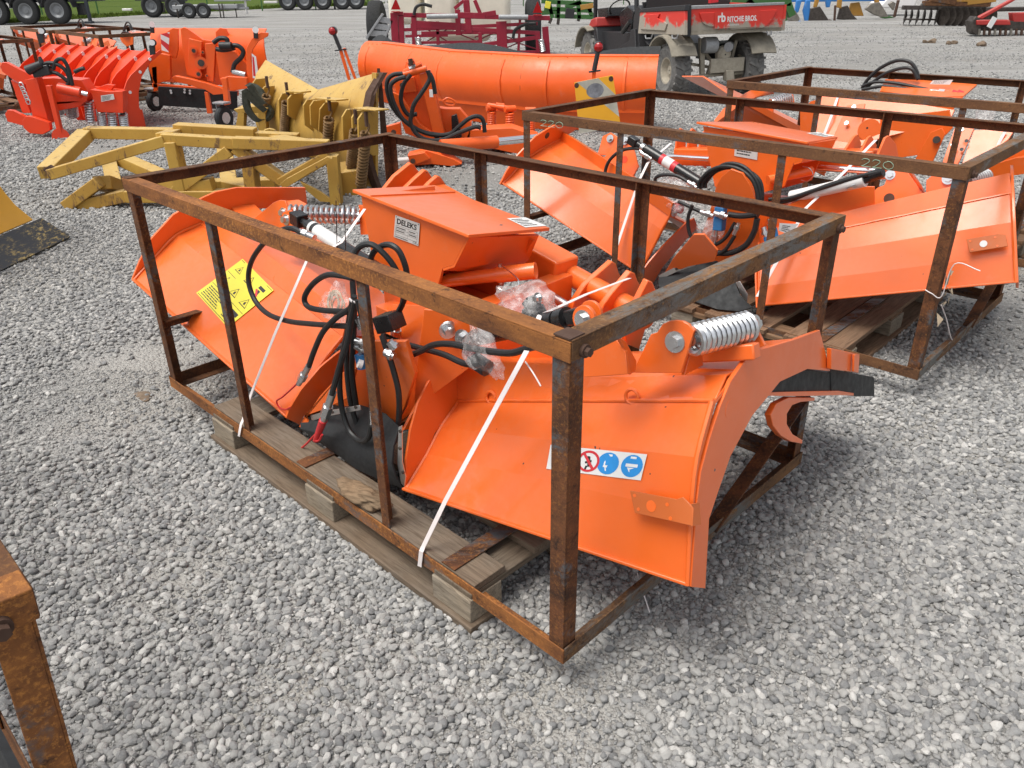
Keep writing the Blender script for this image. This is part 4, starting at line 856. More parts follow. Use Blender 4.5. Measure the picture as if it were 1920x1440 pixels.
MB().cyl(K2.y(1632, 330, .335), K2.y(1656, 322, .335), .02, 14).build('ram_gland', M['black'], r)
spring(r, K2.y(1520, 396, .42), K2.y(1578, 400, .46), .030, .006, 10, 'grey_metal')
# hinge body, centre plates, flap
P = K2.P
bx2 = lambda x0, x1, y0, y1, z0, z1, nm, bev=.003: MB().box(P((x0+x1)/2, (y0+y1)/2, (z0+z1)/2), (K2.ex, K2.ey, UP), ((x1-x0)/2, (y1-y0)/2, (z1-z0)/2)).build(nm, M['orange'], r, bev)
bx2(-1.10, -.62, .42, .72, .22, .50, 'hinge_body')
plate(r, 'hinge_plate', [(1300, 480), (1330, 400), (1342, 352), (1352, 332), (1370, 317), (1392, 325), (1408, 350), (1420, 390), (1425, 450), (1415, 500), (1340, 505)], P(-.8, .26, .3), (K2.ey+UP*.15).normalized(), .012)
plate(r, 'hinge_plate', [(1241, 520), (1262, 485), (1300, 440), (1320, 440), (1345, 470), (1340, 490), (1290, 500), (1250, 515)], P(-1.0, .14, .2), (K2.ey+UP*.5).normalized(), .010)
plate(r, 'hinge_plate', [(1420, 470), (1440, 400), (1560, 350), (1640, 350), (1640, 400), (1500, 440), (1440, 490)], P(-.5, .40, .3), (K2.ey-K2.ex*.3).normalized(), .012)
plate(r, 'hinge_lug', [(1342, 356), (1352, 332), (1370, 318), (1390, 330), (1386, 352), (1365, 364)], P(-.8, .24, .3), K2.ey, .012)
f_top = [K2.y(1236, 520, .12), K2.y(1275, 502, .17), K2.y(1310, 489, .20), K2.y(1345, 489, .20), K2.y(1378, 520, .14)]
f_bot = [atz(1250, 545, .142), atz(1300, 565, .142), atz(1345, 580, .142), atz(1385, 584, .142), atz(1412, 576, .16)]
MB().loft([[lerp(a_, b_, t)-K2.ey*(.035*math.sin(math.pi*t)) for a_, b_ in zip(f_top, f_bot)] for t in (0, .25, .5, .75, 1)], .006).build('rubber_flap', M['rubber'], r, .001)
MB().prism([K2.y(*p, .125) for p in [(1236, 516), (1268, 500), (1304, 490), (1304, 498), (1270, 509), (1237, 525)]], -K2.ey*.004).build('clamping_strip', M['alu'], r, .001)
MB().prism([K2.y(*p, .110) for p in [(1380, 529), (1388, 527), (1403, 552), (1400, 575), (1392, 556)]], -K2.ey*.004).build('clamping_strip', M['alu'], r, .001)
for (x, y) in ((1269, 504), (1301, 494), (1385, 533)): c_ = K2.y(x, y, .12); MB().cyl(c_, c_-K2.ey*.006, .006, 8).build('rivet', M['steel_dark'], r)
# hitch box
F = [K2.y(*p, .46) for p in [(1318, 237), (1515, 268), (1500, 303), (1488, 306), (1470, 350), (1400, 370), (1340, 350), (1328, 290)]]
MB().prism(F, K2.ey*.010).build('hitch_side', M['orange'], r, .001); MB().prism([p+K2.ey*.28-UP*.02 for p in F], K2.ey*.010).build('hitch_side', M['orange'], r, .001)
MB().loft([[F[1], F[2], F[3]], [p+K2.ey*.28-UP*.02 for p in (F[1], F[2], F[3])]], .008).build('hitch_end_plate', M['orange'], r, .001)
top = [K2.y(1306, 228, .44), K2.y(1425, 251, .44), K2.y(1515, 266, .44), K2.y(1571, 257, .78), K2.y(1411, 230, .80)]
cn = (top[2]-top[0]).cross(top[3]-top[0]).normalized(); cn = cn if cn.z > 0 else -cn; q0 = top[0]; top = [p-cn*((p-q0).dot(cn)) for p in top]
MB().prism(top, -cn*.010).build('hitch_cap', M['orange'], r, .0015)
D = Decal(r, 'paper_label', [on(*p, top[0], cn) for p in [(1512, 250), (1532, 248), (1566, 255), (1545, 257)]], 'label', cn); lines_of_print(D, .1, .9, .1, .9, 4, seed=2)
D = Decal(r, 'type_plate', [K2.y(*p, .458) for p in [(1379, 258), (1422, 264), (1420, 300), (1377, 292)]], 'plate', -K2.ey); lines_of_print(D, .1, .9, .3, .9, 4, seed=6); D.text('DELEKS', .10, .28, .18, 'ink', .78, bold=.018)
tA, tB = K2.y(1255, 292, .92), K2.y(1660, 300, .86); td = (tB-tA).normalized()
MB().bar(lerp(tA, tB, .05), lerp(tA, tB, .97), .09, .09, UP).build('hitch_crossbar', M['orange'], r, .008, seg=3)
for px_ in ([(1262, 300), (1268, 250), (1274, 240), (1284, 246), (1282, 310)], [(1284, 304), (1290, 250), (1296, 240), (1306, 248), (1302, 312)], [(1306, 304), (1312, 256), (1318, 246), (1326, 252), (1322, 316)],
            [(1568, 300), (1598, 256), (1604, 252), (1611, 268), (1606, 300), (1580, 330)], [(1600, 304), (1624, 258), (1630, 254), (1640, 272), (1634, 306), (1608, 334)], [(1634, 310), (1656, 258), (1663, 254), (1676, 270), (1681, 296), (1664, 336), (1638, 336)]):
    xm = sum(p[0] for p in px_)/len(px_); plate(r, 'hitch_lug', px_, lerp(tA, tB, (xm-1255)/405), (td*.9-K2.ey*.2).normalized(), .012)
MB().cyl(K2.y(1250, 293, .84), K2.y(1330, 298, .84), .012, 14).build('hitch_pin', M['chrome'], r); MB().cyl(K2.y(1535, 315, .70), K2.y(1642, 321, .70), .014, 14).build('hitch_pin', M['chrome'], r)
s0, s1 = K2.y(1440, 338, .42), K2.y(1522, 320, .60); MB().cyl(s0, s1, .021, 18).build('stop_tube', M['orange'], r)
MB().tube([K2.y(1505, 312, .5), K2.y(1518, 316, .5), K2.y(1524, 328, .5), K2.y(1514, 340, .5), K2.y(1502, 338, .5)], .002, 6).build('pin_ring', M['zinc'], r)
# hoses
Y2 = lambda pts, e0, e1=None: [K2.y(p[0], p[1], e0 if e1 is None else lerp(e0, e1, i/(len(pts)-1))) for i, p in enumerate(pts)]
for k, (dx, dy) in enumerate(((0, 0), (7, -5), (13, 2))):
    hose(r, Y2([(1309+dx, 352), (1312+dx, 340), (1330+dx, 321), (1357+dx, 312+dy), (1388+dx, 318+dy), (1412+dx, 340), (1421+dx*.6, 375), (1418, 412)], .22+.01*k))
hose(r, Y2([(1210, 282), (1190, 278), (1164, 283), (1142, 302), (1134, 328), (1140, 350), (1160, 362), (1195, 362)], .36, .30)); fitting(r, K2.y(1200, 283, .352), K2.y(1218, 293, .35), .011)
hose(r, Y2([(1228, 345), (1230, 333), (1245, 328), (1270, 330), (1292, 342)], .28)); fitting(r, K2.y(1290, 341, .28), K2.y(1306, 352, .28), .012)
hose(r, Y2([(1272, 378), (1290, 386), (1315, 398)], .20)); fitting(r, K2.y(1314, 397, .195), K2.y(1338, 405, .195), .012)
hose(r, Y2([(1298, 385), (1290, 410), (1294, 440), (1312, 462), (1338, 460), (1360, 446), (1378, 418)], .17)); hose(r, Y2([(1316, 470), (1335, 478), (1358, 470), (1378, 442)], .16)); hose(r, Y2([(1340, 474), (1370, 474), (1398, 460), (1414, 435), (1420, 410)], .17), .013)
fitting(r, K2.y(1376, 440, .16), K2.y(1386, 418, .165), .011); hose(r, Y2([(1366, 402), (1390, 405), (1420, 402)], .17), .013)
MB().bar(K2.y(1352, 388, .18), K2.y(1348, 432, .17), .045, .04, K2.ey).build('valve_body', M['valveblue'], r, .004)
fitting(r, K2.y(1340, 400, .15), K2.y(1365, 407, .15), .014); fitting(r, K2.y(1342, 430, .17), K2.y(1338, 456, .165), .014)
for (x, y) in ((1450, 436), (1438, 452)): fitting(r, K2.y(x-6, y-26, .17), K2.y(x-1, y-8, .165), .013); MB().cyl(K2.y(x, y-8, .165), K2.y(x+4, y+12, .16), .015, 12).build('valve_body', M['valveblue'], r, .001)
hose(r, Y2([(1450, 380), (1480, 376), (1540, 352), (1590, 336), (1625, 328)], .33), .009); hose(r, Y2([(1442, 374), (1480, 372), (1530, 356), (1600, 334), (1650, 322)], .325), .009); fitting(r, K2.y(1588, 352, .33), K2.y(1614, 342, .33), .012)
bg4 = bag('plastic_bag', K2.y(1262, 346, .30), (.06, .04, .03), 'clear bag tucked beside the left ram of the second plow', seed=12, ax=(K2.ex, K2.ey, UP))
bg5 = bag('plastic_bag', K2.y(1330, 436, .19), (.05, .03, .05), 'clear bag wrapped round the blue valve of the second plow', seed=14, ax=(K2.ex, K2.ey, UP))
bg6 = bag('plastic_bag', K2.y(1270, 390, .22), (.045, .03, .035), 'clear bag with a dark red lamp under the near plow rail', seed=16, ax=(K2.ex, K2.ey, UP)); MB().cyl(K2.y(1262, 388, .22), K2.y(1278, 392, .22), .022, 12).build('lamp', M['lampred'], bg6)
D = Decal(r, 'round_label', [K2.y(*p, .20) for p in [(1462, 418), (1498, 420), (1480, 440), (1460, 432)]], 'label', -K2.ey); lines_of_print(D, .2, .8, .2, .9, 4, seed=5)
strap('strap', [K2.y(1258, 268, .60), K2.y(1214, 306, .33), K2.y(1197, 341, .28), K2.y(1164, 439, .12), K2.y(1146, 494, .02)], 'white strap crossing the left wing of the second plow', K=K2, side=(K2.ex*.9+UP*.1).normalized())
strap('strap', [K2.y(1642, 262, .84), K2.y(1580, 325, .45), K2.y(1511, 390, .29), K2.y(1455, 493, .12), K2.y(1420, 556, .02)], 'white strap crossing the right ram of the second plow', K=K2, side=(K2.ex*.8+UP*.2).normalized(), wd=.0165)
# chalked lot number, twice, on the front rail
for k, pix in enumerate(([(1014, 224), (1056, 229), (1056, 241), (1014, 236)], [(1616, 296), (1676, 303), (1676, 319), (1616, 312)])):
    c = [K2.y(*p, -.0006) for p in pix]
    def g_(u, v): return lerp(lerp(c[0], c[1], u), lerp(c[3], c[2], u), v)
    m_ = MB()
    for gl in ([(0, .2), (.08, .05), (.22, .1), (.22, .4), (.05, .85), (.0, .95), (.28, .95)], [(.34, .25), (.42, .05), (.56, .12), (.55, .4), (.40, .85), (.34, .97), (.62, .95)], [(.82, .08), (.70, .3), (.68, .7), (.80, .98), (.95, .8), (.98, .4), (.90, .1), (.80, .06)]):
        m_.tube([g_(*p) for p in gl], .0011, 5, 5)
    m_.build('chalk_number', M['chalk'], cage2)
# scraps on the near post of the second crate
o = MB().tube([K2.P(-.045, -.004, .44), K2.P(-.02, -.012, .435), K2.P(.012, -.004, .43), K2.y(1790, 495, -.03), K2.y(1838, 508, -.05)], .0018, 5).build('cable_tie', M['strap']); tag(o, 'white cable tie round the near post of the second crate', 'cable tie')
m_ = MB(); R_ = random.Random(4)
for k in range(7):
    c_ = K2.P(.012+R_.uniform(0, .02), .03+R_.uniform(-.02, .02), .34+.03*k); m_.add([c_+Vec((R_.uniform(-.02, .02), R_.uniform(-.02, .02), R_.uniform(-.03, .03))) for _ in range(4)], [(0, 1, 2), (0, 2, 3)])
o = m_.build('torn_wrapping', plain('torn_brown_paper', (0.34, 0.27, 0.19), .9)); tag(o, 'torn brown wrapping stuck on the near post of the second crate', 'wrapping')
o = MB().tube([K2.x(1765, 572, .0), K2.x(1775, 600, .0), K2.x(1782, 630, .01), atz(1790, 646, .05)], .0022, 5).build('string', M['strap']); tag(o, 'white string dangling by the lower rail of the second crate', 'string')

# ------------------------------------------------------------------ the third plow, seen across the second crate
pl3 = root('snow_plow', K3.P(-.9, .5, .13), 'orange plow with bolted plates and looped hoses in the third crate frame', 'snow plow', 'orange V plows packed in crate frames'); r = pl3
def pq(name, pix, K, e, th=.012, mat='orange', tilt=0.0, tx=0.0): return plate(r, name, pix, K.y(sum(p[0] for p in pix)/len(pix), sum(p[1] for p in pix)/len(pix), e), (K.ey+UP*tilt+K.ex*tx).normalized(), th, mat)
Li3, Lo3 = atz(1560, 330, .17), atz(1342, 226, .60); ax3 = ax2
L3 = Wing(Li3, Lo3, ax3)
wing_body(r, L3, [(1545, 330), (1552, 318), (1562, 306), (1574, 292), ('l', .40, .30), ('l', .60, .24)], [(1342, 226), (1356, 214), (1374, 202), (1392, 192), ('l', .40, .28), ('l', .70, .27)], 3, (1580, 280), (1396, 184), ledge=.09)
plate(r, 'end_plate', [(1340, 228), (1358, 205), (1382, 187), (1400, 175), (1419, 166), (1450, 169), (1452, 176), (1424, 182), (1394, 195), (1346, 230)], L3.Oo, L3.w, .010)
spring(r, K3.y(1447, 195, .50), K3.y(1483, 181, .60), .034, .006, 9); pq('spring_lug', [(1458, 200), (1462, 178), (1474, 172), (1486, 178), (1490, 200)], K3, .62); pq('spring_lug', [(1424, 210), (1428, 196), (1438, 190), (1448, 196), (1450, 214)], K3, .47)
MB().bolt(K3.y(1434, 216, .40), -K3.ey, .014, .014).build('bolt', M['zinc'], r)
pq('ram_lug', [(1500, 210), (1520, 190), (1535, 186), (1545, 250), (1500, 246)], K3, .50)
pq('front_plate', [(1540, 176), (1620, 178), (1790, 206), (1780, 226), (1640, 262), (1580, 290), (1528, 262)], K3, .45, tilt=-.9)
pq('bolted_plate', [(1588, 198), (1622, 194), (1612, 250), (1594, 268), (1560, 262)], K3, .40, tilt=-.6)
for (x, y) in ((1588, 232), (1602, 202), (1578, 256)): MB().bolt(K3.y(x, y, .385), (-K3.ey+UP*.6).normalized(), .014, .010, False).build('bolt', M['zinc'], r)
MB().cyl(K3.y(1630, 244, .38), K3.y(1630, 244, .40), .065, 32).build('round_plate', M['orange'], r, .002); MB().cyl(K3.y(1626, 240, .376), K3.y(1626, 240, .381), .006, 10).build('hole', M['ink'], r)
pq('front_plate', [(1650, 222), (1780, 206), (1786, 240), (1740, 288), (1660, 300), (1650, 260)], K3, .42); pq('bracket', [(1715, 300), (1745, 248), (1766, 240), (1772, 252), (1748, 305)], K3, .40)
MB().cyl(K3.y(1756, 262, .38), K3.y(1756, 262, .41), .02, 14).build('bushing', M['steel_dark'], r)
pq('bolted_plate', [(1790, 240), (1830, 232), (1800, 300), (1784, 330), (1758, 330)], K3, .30, tilt=-.6); pq('front_plate', [(1826, 244), (1905, 240), (1890, 262), (1850, 290), (1800, 318)], K3, .32, tilt=-.9)
for (x, y) in ((1803, 244), (1788, 273)): MB().bolt(K3.y(x, y, .283), (-K3.ey+UP*.6).normalized(), .014, .010, False).build('bolt', M['zinc'], r)
for (x, y) in ((1812, 264), (1803, 280)): hole_disc(r, x, y, K3.y(x, y, .287), (K3.ey-UP*.6).normalized(), .010, 'ink', 'slot')
pq('hitch_cap', [(1660, 148), (1730, 150), (1832, 158), (1806, 180), (1740, 182), (1650, 170)], K3, .90, tilt=-4)
D = Decal(r, 'paper_label', [K3.y(*p, .90)+UP*.012 for p in [(1748, 155), (1786, 154), (1780, 163), (1742, 162)]], 'label', UP); lines_of_print(D, .1, .9, .1, .9, 4)
pq('hitch_side', [(1650, 172), (1742, 184), (1806, 182), (1780, 214), (1700, 220), (1660, 200)], K3, .80)
pq('wing_beam', [(1790, 330), (1905, 296), (1960, 290), (1960, 320), (1800, 345)], K3, .20, .06); pq('wing_beam', [(1850, 300), (1920, 262), (1960, 260), (1960, 290), (1880, 312)], K3, .30, .05)
Y3 = lambda pts, e0: [K3.y(p[0], p[1], e0) for p in pts]
hose(r, Y3([(1616, 166), (1628, 148), (1650, 128), (1680, 114), (1705, 116), (1718, 132), (1722, 150)], .95), .011); hose(r, Y3([(1620, 168), (1634, 156), (1660, 138), (1690, 128), (1710, 130), (1720, 148)], .93), .011)
hose(r, Y3([(1616, 162), (1640, 154), (1680, 156), (1740, 168)], .90), .010); hose(r, Y3([(1616, 168), (1660, 162), (1720, 170), (1745, 172)], .88), .010); fitting(r, K3.y(1744, 171, .88), K3.y(1780, 174, .88), .014)
for x in (1786, 1796): MB().cyl(K3.y(x, 172, .88), K3.y(x+10, 176, .88), .014, 10).build('dust_cap', M['inkred'], r)
strap('strap', [K3.y(1572, 178, .55), K3.y(1560, 214, .42), K3.y(1546, 250, .35)], 'white strap over the upper plate of the third plow', K=K3); strap('strap', [K3.y(1886, 244, .36), K3.y(1874, 266, .33), K3.y(1862, 292, .3)], 'white strap at the right end of the third plow', K=K3)
bag('plastic_bag', K3.y(1848, 212, .75), (.05, .04, .06), 'crumpled clear bag at the far right of the third plow', seed=19, ax=(K3.ex, K3.ey, UP))
# ------------------------------------------------------------------ the yard behind: other machines
K0 = Cage((0, 0), -0.78, 1.9758, 1.1262, 0.0901, 0.7856)
d0 = atz(64, 1104, .876); K0 = Cage(tuple(Vec((d0.x, d0.y, 0))-K0.ey*1.1262)[:2], -0.78, 1.9758, 1.1262, 0.0901, 0.7856)
cage0 = make_cage(K0, 'bright orange rusted crate frame cut off at the bottom left corner', M['rust'], M['rust'], M['rust'], bolts=True)
vd = Vec((CF.x, CF.y, 0)).normalized(); cage0.matrix_world = Matrix.Translation(d0) @ Matrix.Rotation(math.radians(4.5), 4, vd) @ Matrix.Translation(-d0) @ Matrix.Translation(cage0.location)
o = MB().add([K0.P(-.10, 1.13, .40), K0.P(-.07, 1.15, .39), K0.P(-.05, 1.17, .41), K0.P(-.06, 1.16, .36), K0.P(-.03, 1.19, .34), K0.P(-.07, 1.14, .34)], [(0, 1, 5), (1, 2, 3), (1, 3, 5), (3, 4, 5)]).build('torn_wrapping', bpy.data.materials['torn_brown_paper']); tag(o, 'torn brown wrapping on the upright of the bottom left crate', 'wrapping')
m_ = MB()                                                            # the grey sheet seen inside that crate
m_.loft([[K0.P(-.5+.1*i, .98, .30+.02*math.sin(i)) for i in range(5)], [K0.P(-.5+.1*i, 1.06, .52+.015*math.sin(i*1.3)) for i in range(5)]], .012)
o = m_.build('rubber_sheet', M['rubber']); tag(o, 'dark grey sheet standing inside the bottom left crate', 'rubber sheet')
for i in range(2): pass

def vy(px, py, Yw): return on(px, py, Vec((0, Yw, 0)), Vec((0, 1, 0)))
YN = Vec((0, 1, 0))
# --- yellow grader blade at the left edge
yb = root('grader_blade', atz(66, 480, 0), 'yellow plow blade with dark worn cutting edge at the left picture edge', 'plow blade')
O_, l_ = Vec((-2.83, 4.93, 0)), (Vec((-2.9, 4.29, 0))-Vec((-2.83, 4.93, 0))).normalized()
pr = [on(*p, O_, l_) for p in [(60, 414), (44, 401), (26, 386), (6, 362)]]; pr += [pr[-1]+Vec((-.04, 0, .10)), pr[-1]+Vec((-.06, 0, .22)), pr[-1]+Vec((-.03, 0, .40)), pr[-1]+Vec((.06, 0, .52))]
MB().loft([[p+l_*t for p in pr] for t in (0, .7, 1.4, 2.2)], .012).build('moldboard', M['yellow_clean'], yb, ang=50)
e0 = [on(*p, O_, l_) for p in [(128, 448), (112, 437), (74, 413)]]
m_ = N('worn_cutting_edge'); gd = m_.noise(26, 6, .7, m_.mapped((4, 1, 1), 0.1)); bigs = m_.noise(5, 3); 
m_.bump(gd, .3, .004); cc = m_.mix(m_.math('MULTIPLY', m_.rng(gd, .5, .62), m_.rng(bigs, .4, .6)), (0.045, 0.046, 0.05), (0.50, 0.36, 0.13)); M['edge'] = m_.set(Base_Color=cc, Roughness=.5, Metallic=.3)
MB().loft([[p+l_*t for p in e0] for t in (-.01, .35, .78)], .016).build('cutting_edge', M['edge'], yb)
n_ = (e0[2]-e0[0]).cross(l_).normalized(); n_ = n_ if n_.z > 0 else -n_
for k in range(6): c_ = lerp(e0[1], e0[2], .5)+l_*(.06+.11*k); MB().cyl(c_-n_*.002, c_+n_*.0015, .012, 10).build('bolt_hole', M['ink'], yb)

# --- yellow V plow with its push frame
yv_ = root('yellow_plow', Vec((-1.8, 7.2, 0)), 'old worn yellow V plow with coil springs and a long truss push frame', 'snow plow'); r = yv_
def ybar(nm, p, q, a=.10, b=.08, up=UP): MB().bar(p, q, a, b, up).build(nm, M['yellow'], r, .006)
F5 = lambda x, y: vy(x, y, 5.75); B6 = lambda x, y: vy(x, y, 6.7)
bars = [(F5(96, 324), F5(312, 261)), (F5(305, 260), F5(470, 270)), (F5(440, 268), F5(618, 274)), (F5(322, 264), F5(342, 356)), (F5(432, 282), F5(332, 358)), (F5(440, 274), F5(530, 338)), (F5(624, 290), F5(632, 382)), (F5(466, 292), F5(474, 362)), (F5(528, 342), F5(618, 290)), (F5(128, 386), F5(190, 340)), (F5(130, 388), F5(240, 364)), (F5(240, 366), F5(500, 366)), (F5(330, 360), F5(400, 346)),
        (B6(163, 247), B6(330, 250)), (B6(325, 250), B6(560, 262)), (B6(226, 296), vy(345, 348, 6.05)), (B6(202, 300), vy(214, 352, 6.05)), (vy(330, 352, 6.05), vy(520, 346, 6.05)), (B6(163, 250), F5(90, 322)), (B6(327, 254), F5(310, 262)), (B6(520, 262), F5(600, 278)), (B6(420, 275), vy(430, 350, 6.05)), (F5(474, 360), vy(430, 350, 6.05)), (F5(190, 342), vy(214, 350, 6.05)), (B6(330, 243), B6(480, 252))]
for k, (p, q) in enumerate(bars): sh = Vec((0, .004*((k*5) % 9)-.016, .003*((k*7) % 5)-.006)); ybar('frame_beam', p+sh, q+sh, (.085 if k not in (3, 7) else .13)+.0017*k, .075+.0009*k)
for pix, mt in (([(80, 318), (92, 310), (104, 318), (100, 330), (86, 324)], 'rust_dark'), ([(122, 388), (126, 376), (150, 366), (156, 372), (136, 396), (124, 394)], 'rust_dark')): plate(r, 'frame_eye', pix, Vec((0, 5.70, 0)), YN, .03, mt)
plate(r, 'bent_plate', [(522, 348), (536, 336), (614, 294), (622, 298), (572, 330), (540, 350)], Vec((0, 5.62, 0)), YN, .04, 'yellow'); plate(r, 'bent_plate', [(562, 340), (600, 360), (628, 380), (600, 378), (575, 358)], Vec((0, 5.7, 0)), YN, .03, 'yellow')
plate(r, 'base_block', [(626, 326), (678, 318), (684, 352), (676, 384), (650, 378), (630, 350)], Vec((0, 6.0, 0)), YN, .15, 'yellow', .004); MB().loft([[vy(610, 312, 5.95), vy(632, 330, 5.95)], [vy(655, 304, 6.4), vy(690, 318, 6.4)]], .02).build('base_top', M['yellow'], r, .003)
# blade: two concave wings meeting in a low middle
def bladecol(pt, ptop, pbase, bulge, dirn):
    a_, b_ = ptop, pbase; return [lerp(b_, a_, t)+dirn*((.13 if t < .9 else 0)+bulge*math.sin(math.pi*min(1, t*1.15))) for t in (0, .12, .25, .38, .5, .62, .74, .85, 1)]
tR, tN, tL = vy(707, 136, 6.3), vy(596, 168, 7.4), vy(498, 112, 8.3)
bR, bN, bL = Vec((tR.x-.02, 6.25, .02)), Vec((tN.x+.05, 7.35, .02)), Vec((tL.x, 8.2, .02))
fr = Vec((-.55, -.83, 0))
cR_, cN_, cL_ = bladecol(0, tR, bR, .10, fr), bladecol(0, tN, bN, .10, fr), bladecol(0, tL, bL, .10, fr)
mk = lambda A_, B_, nseg: [[lerp(p, q, t/nseg) for p, q in zip(A_, B_)] for t in range(nseg+1)]
MB().loft(mk(cN_, cR_, 5), .02).build('moldboard', M['yellow'], r, ang=50); MB().loft(mk(cL_, cN_, 5), .02).build('moldboard', M['yellow'], r, ang=50)
MB().prism([p for p in cR_]+[p+Vec((.03, .01, 0)) for p in reversed(cR_)], Vec((.05, -.02, 0))).build('end_plate', M['rust_dark'], r); MB().bar(tR+fr*.02, bR+fr*.10, .045, .03, fr).build('end_edge', M['yellow'], r, .003)
MB().prism([tR, vy(707, 128, 6.3), vy(712, 160, 6.32), vy(716, 200, 6.32), vy(722, 260, 6.32), vy(714, 255, 6.32)], Vec((.02, .0, 0))).build('end_plate', M['rust_dark'], r)
def on_bl(px, py, off): 
    # a point in front of the blade: plane through both wing bases
    A_, B_ = (bN, bR) if px > 596 else (bL, bN); d_ = (B_-A_); n_ = Vec((d_.y, -d_.x, 0)).normalized(); n_ = n_ if n_.dot(fr) > 0 else -n_
    return on(px, py, A_+n_*off, n_), n_
def ypl(pix, off, th=.04):
    c_, n_ = on_bl(sum(p[0] for p in pix)/len(pix), pix[0][1], off); plate(r, 'spring_rib', pix, c_, n_, -th, 'yellow', .004)
for (x0, y0, x1, y1, d_) in ((513, 160, 515, 210, .13), (496, 146, 496, 205, .13), (567, 174, 567, 228, .15), (549, 172, 551, 252, .15), (633, 190, 628, 262, .15), (608, 186, 610, 250, .13), (599, 184, 603, 250, .15), (706, 207, 708, 290, .15), (689, 204, 692, 290, .13), (675, 202, 678, 290, .15)):
    p0, n_ = on_bl(x0, y0, .13); p1, _ = on_bl(x1, y1, .13); dd_ = Vec((-n_.y, n_.x, 0))
    MB().prism([p0, p0+n_*d_*.75, lerp(p0, p1, .15)+n_*d_, lerp(p0, p1, .7)+n_*d_, p1+n_*d_*.3, p1], dd_*.025).build('spring_rib', M['yellow'], r, .004)
for (x0, y0, x1, y1) in ((537, 192, 532, 254), (617, 222, 614, 270), (666, 246, 658, 312), (686, 250, 676, 350), (500, 180, 498, 205)):
    p, _ = on_bl(x0, y0, .25); q, _ = on_bl(x1, y1, .25); tp, _ = on_bl(x0+1, y0-24, .24)
    MB().helix(p, q, .034, .010, 17 if y1-y0 > 50 else 9, 6, 10).build('spring', M['spring_rust'], r); MB().tube([p, lerp(p, tp, .5)+Vec((.02, 0, 0)), tp], .010, 6).build('spring_hook', M['spring_rust'], r); MB().cyl(tp-UP*.04, tp+UP*.06, .014, 8).build('spring_bolt', M['rust_dark'], r)
for pix in ([(536, 170), (564, 172), (564, 175), (536, 173)], [(590, 183), (630, 187), (630, 190), (590, 186)], [(664, 202), (704, 206), (704, 209), (664, 205)]): ypl(pix, .26, .10)
plate(r, 'seat_top', [(438, 205), (480, 199), (502, 203), (498, 212), (445, 212)], Vec((0, 7.6, 0)), YN, .3, 'yellow', .004); plate(r, 'seat_leg', [(446, 212), (458, 210), (456, 250), (440, 248)], Vec((0, 7.6, 0)), YN, .1, 'yellow'); plate(r, 'seat_leg', [(484, 212), (497, 210), (500, 250), (486, 250)], Vec((0, 7.6, 0)), YN, .1, 'yellow')
ec = vy(508, 256, 7.0); MB().tube([ec+Vec((math.cos(k*.5236)*.07, 0, math.sin(k*.5236)*.06)) for k in range(13)], .012, 6, 1).build('tow_ring', M['yellow'], r); plate(r, 'eye_lug', [(494, 262), (500, 248), (512, 246), (524, 254), (540, 262), (530, 266)], Vec((0, 7.1, 0)), YN, .05, 'yellow')
m_ = MB()
for pts in ([(460, 168), (462, 195), (470, 212), (486, 226), (500, 222), (506, 208), (496, 190), (484, 165), (466, 158)], [(464, 172), (474, 186), (490, 200), (500, 208)], [(470, 160), (480, 178), (496, 196)]):
    P_ = catmull([vy(x, y, 7.55+.02*i) for i, (x, y) in enumerate(pts)], 5); m_.loft([[p-Vec((.03, .02, .01)), p+Vec((.02, -.02, .015)), p+Vec((.035, .01, -.01))] for p in P_], .004)
o = m_.build('lifting_sling', M['cloth']); tag(o, 'dark grey webbing sling hung over the yellow plow stand', 'sling')

# --- red-orange plow with ribs
rp = root('ribbed_plow', atz(170, 240, 0), 'bright red-orange snow plow with curved ribs and zinc springs on three-point hitch', 'snow plow'); r = rp; mt = 'orange_red'
axis = Vec((-2.25, 1.65, 0)).normalized(); O_ = atz(272, 240, 0)
outer = [(301, 93), (280, 108), (260, 127), (246, 140), (238, 152), (231, 173), (230, 206), (238, 233), (246, 241)]; inner = [(274, 241), (260, 200), (259, 173), (265, 143), (282, 116), (303, 98)]
po, pi_ = [on(*p, O_, axis) for p in outer], [on(*p, O_, axis) for p in inner]; poly = po+pi_
MB().prism(poly, axis*.014).build('end_rib', M[mt], r, .002)
me_rib = None; cen = sum(poly, Vec((0, 0, 0)))/len(poly)
def to_px(P):
    d = P-CAM; z = d.dot(CF); return (960+F_PX*d.dot(CR)/z, 720-F_PX*d.dot(CU)/z)
def shift_for(px):   # distance along the blade at which the rib's top lands at picture x
    return min((abs(to_px(po[0]+axis*t)[0]-px), t) for t in [k*.01 for k in range(0, 400)])[1]
offs = [shift_for(x) for x in (274, 243, 219, 198, 187, 160, 132, 106, 79)]
back = Vec((-axis.y, axis.x, 0)); back = back if back.y > 0 else -back
for k, t in enumerate(offs):
    sc_ = 1.0; dv = axis*t + (back*.10 if k >= 4 else Vec((0, 0, 0)))
    pp = [cen+(p-cen)*sc_+dv for p in poly]
    o = MB().prism(pp, axis*.014).build('rib', M[mt], r, .002)
for (t0, t1, bk) in ((0.0, offs[3], 0), (offs[4], offs[8], .10)):
    sk = list(reversed(pi_)); d0_ = back*bk
    MB().loft([[p+axis*(t0+(t1-t0)*k/6)+d0_ for p in sk] for k in range(7)], .006).build('moldboard', M[mt], r, ang=50)
    for fz in (5,): MB().bar(po[fz]+axis*t0+d0_-back*(-.03), po[fz]+axis*t1+d0_+back*.03, .03, .05, UP).build('tie_bar', M[mt], r, .002)
    MB().bar(O_+axis*t0+d0_+UP*.10, O_+axis*t1+d0_+UP*.10, .03, .20, UP).build('cutting_plate', M[mt], r, .002)
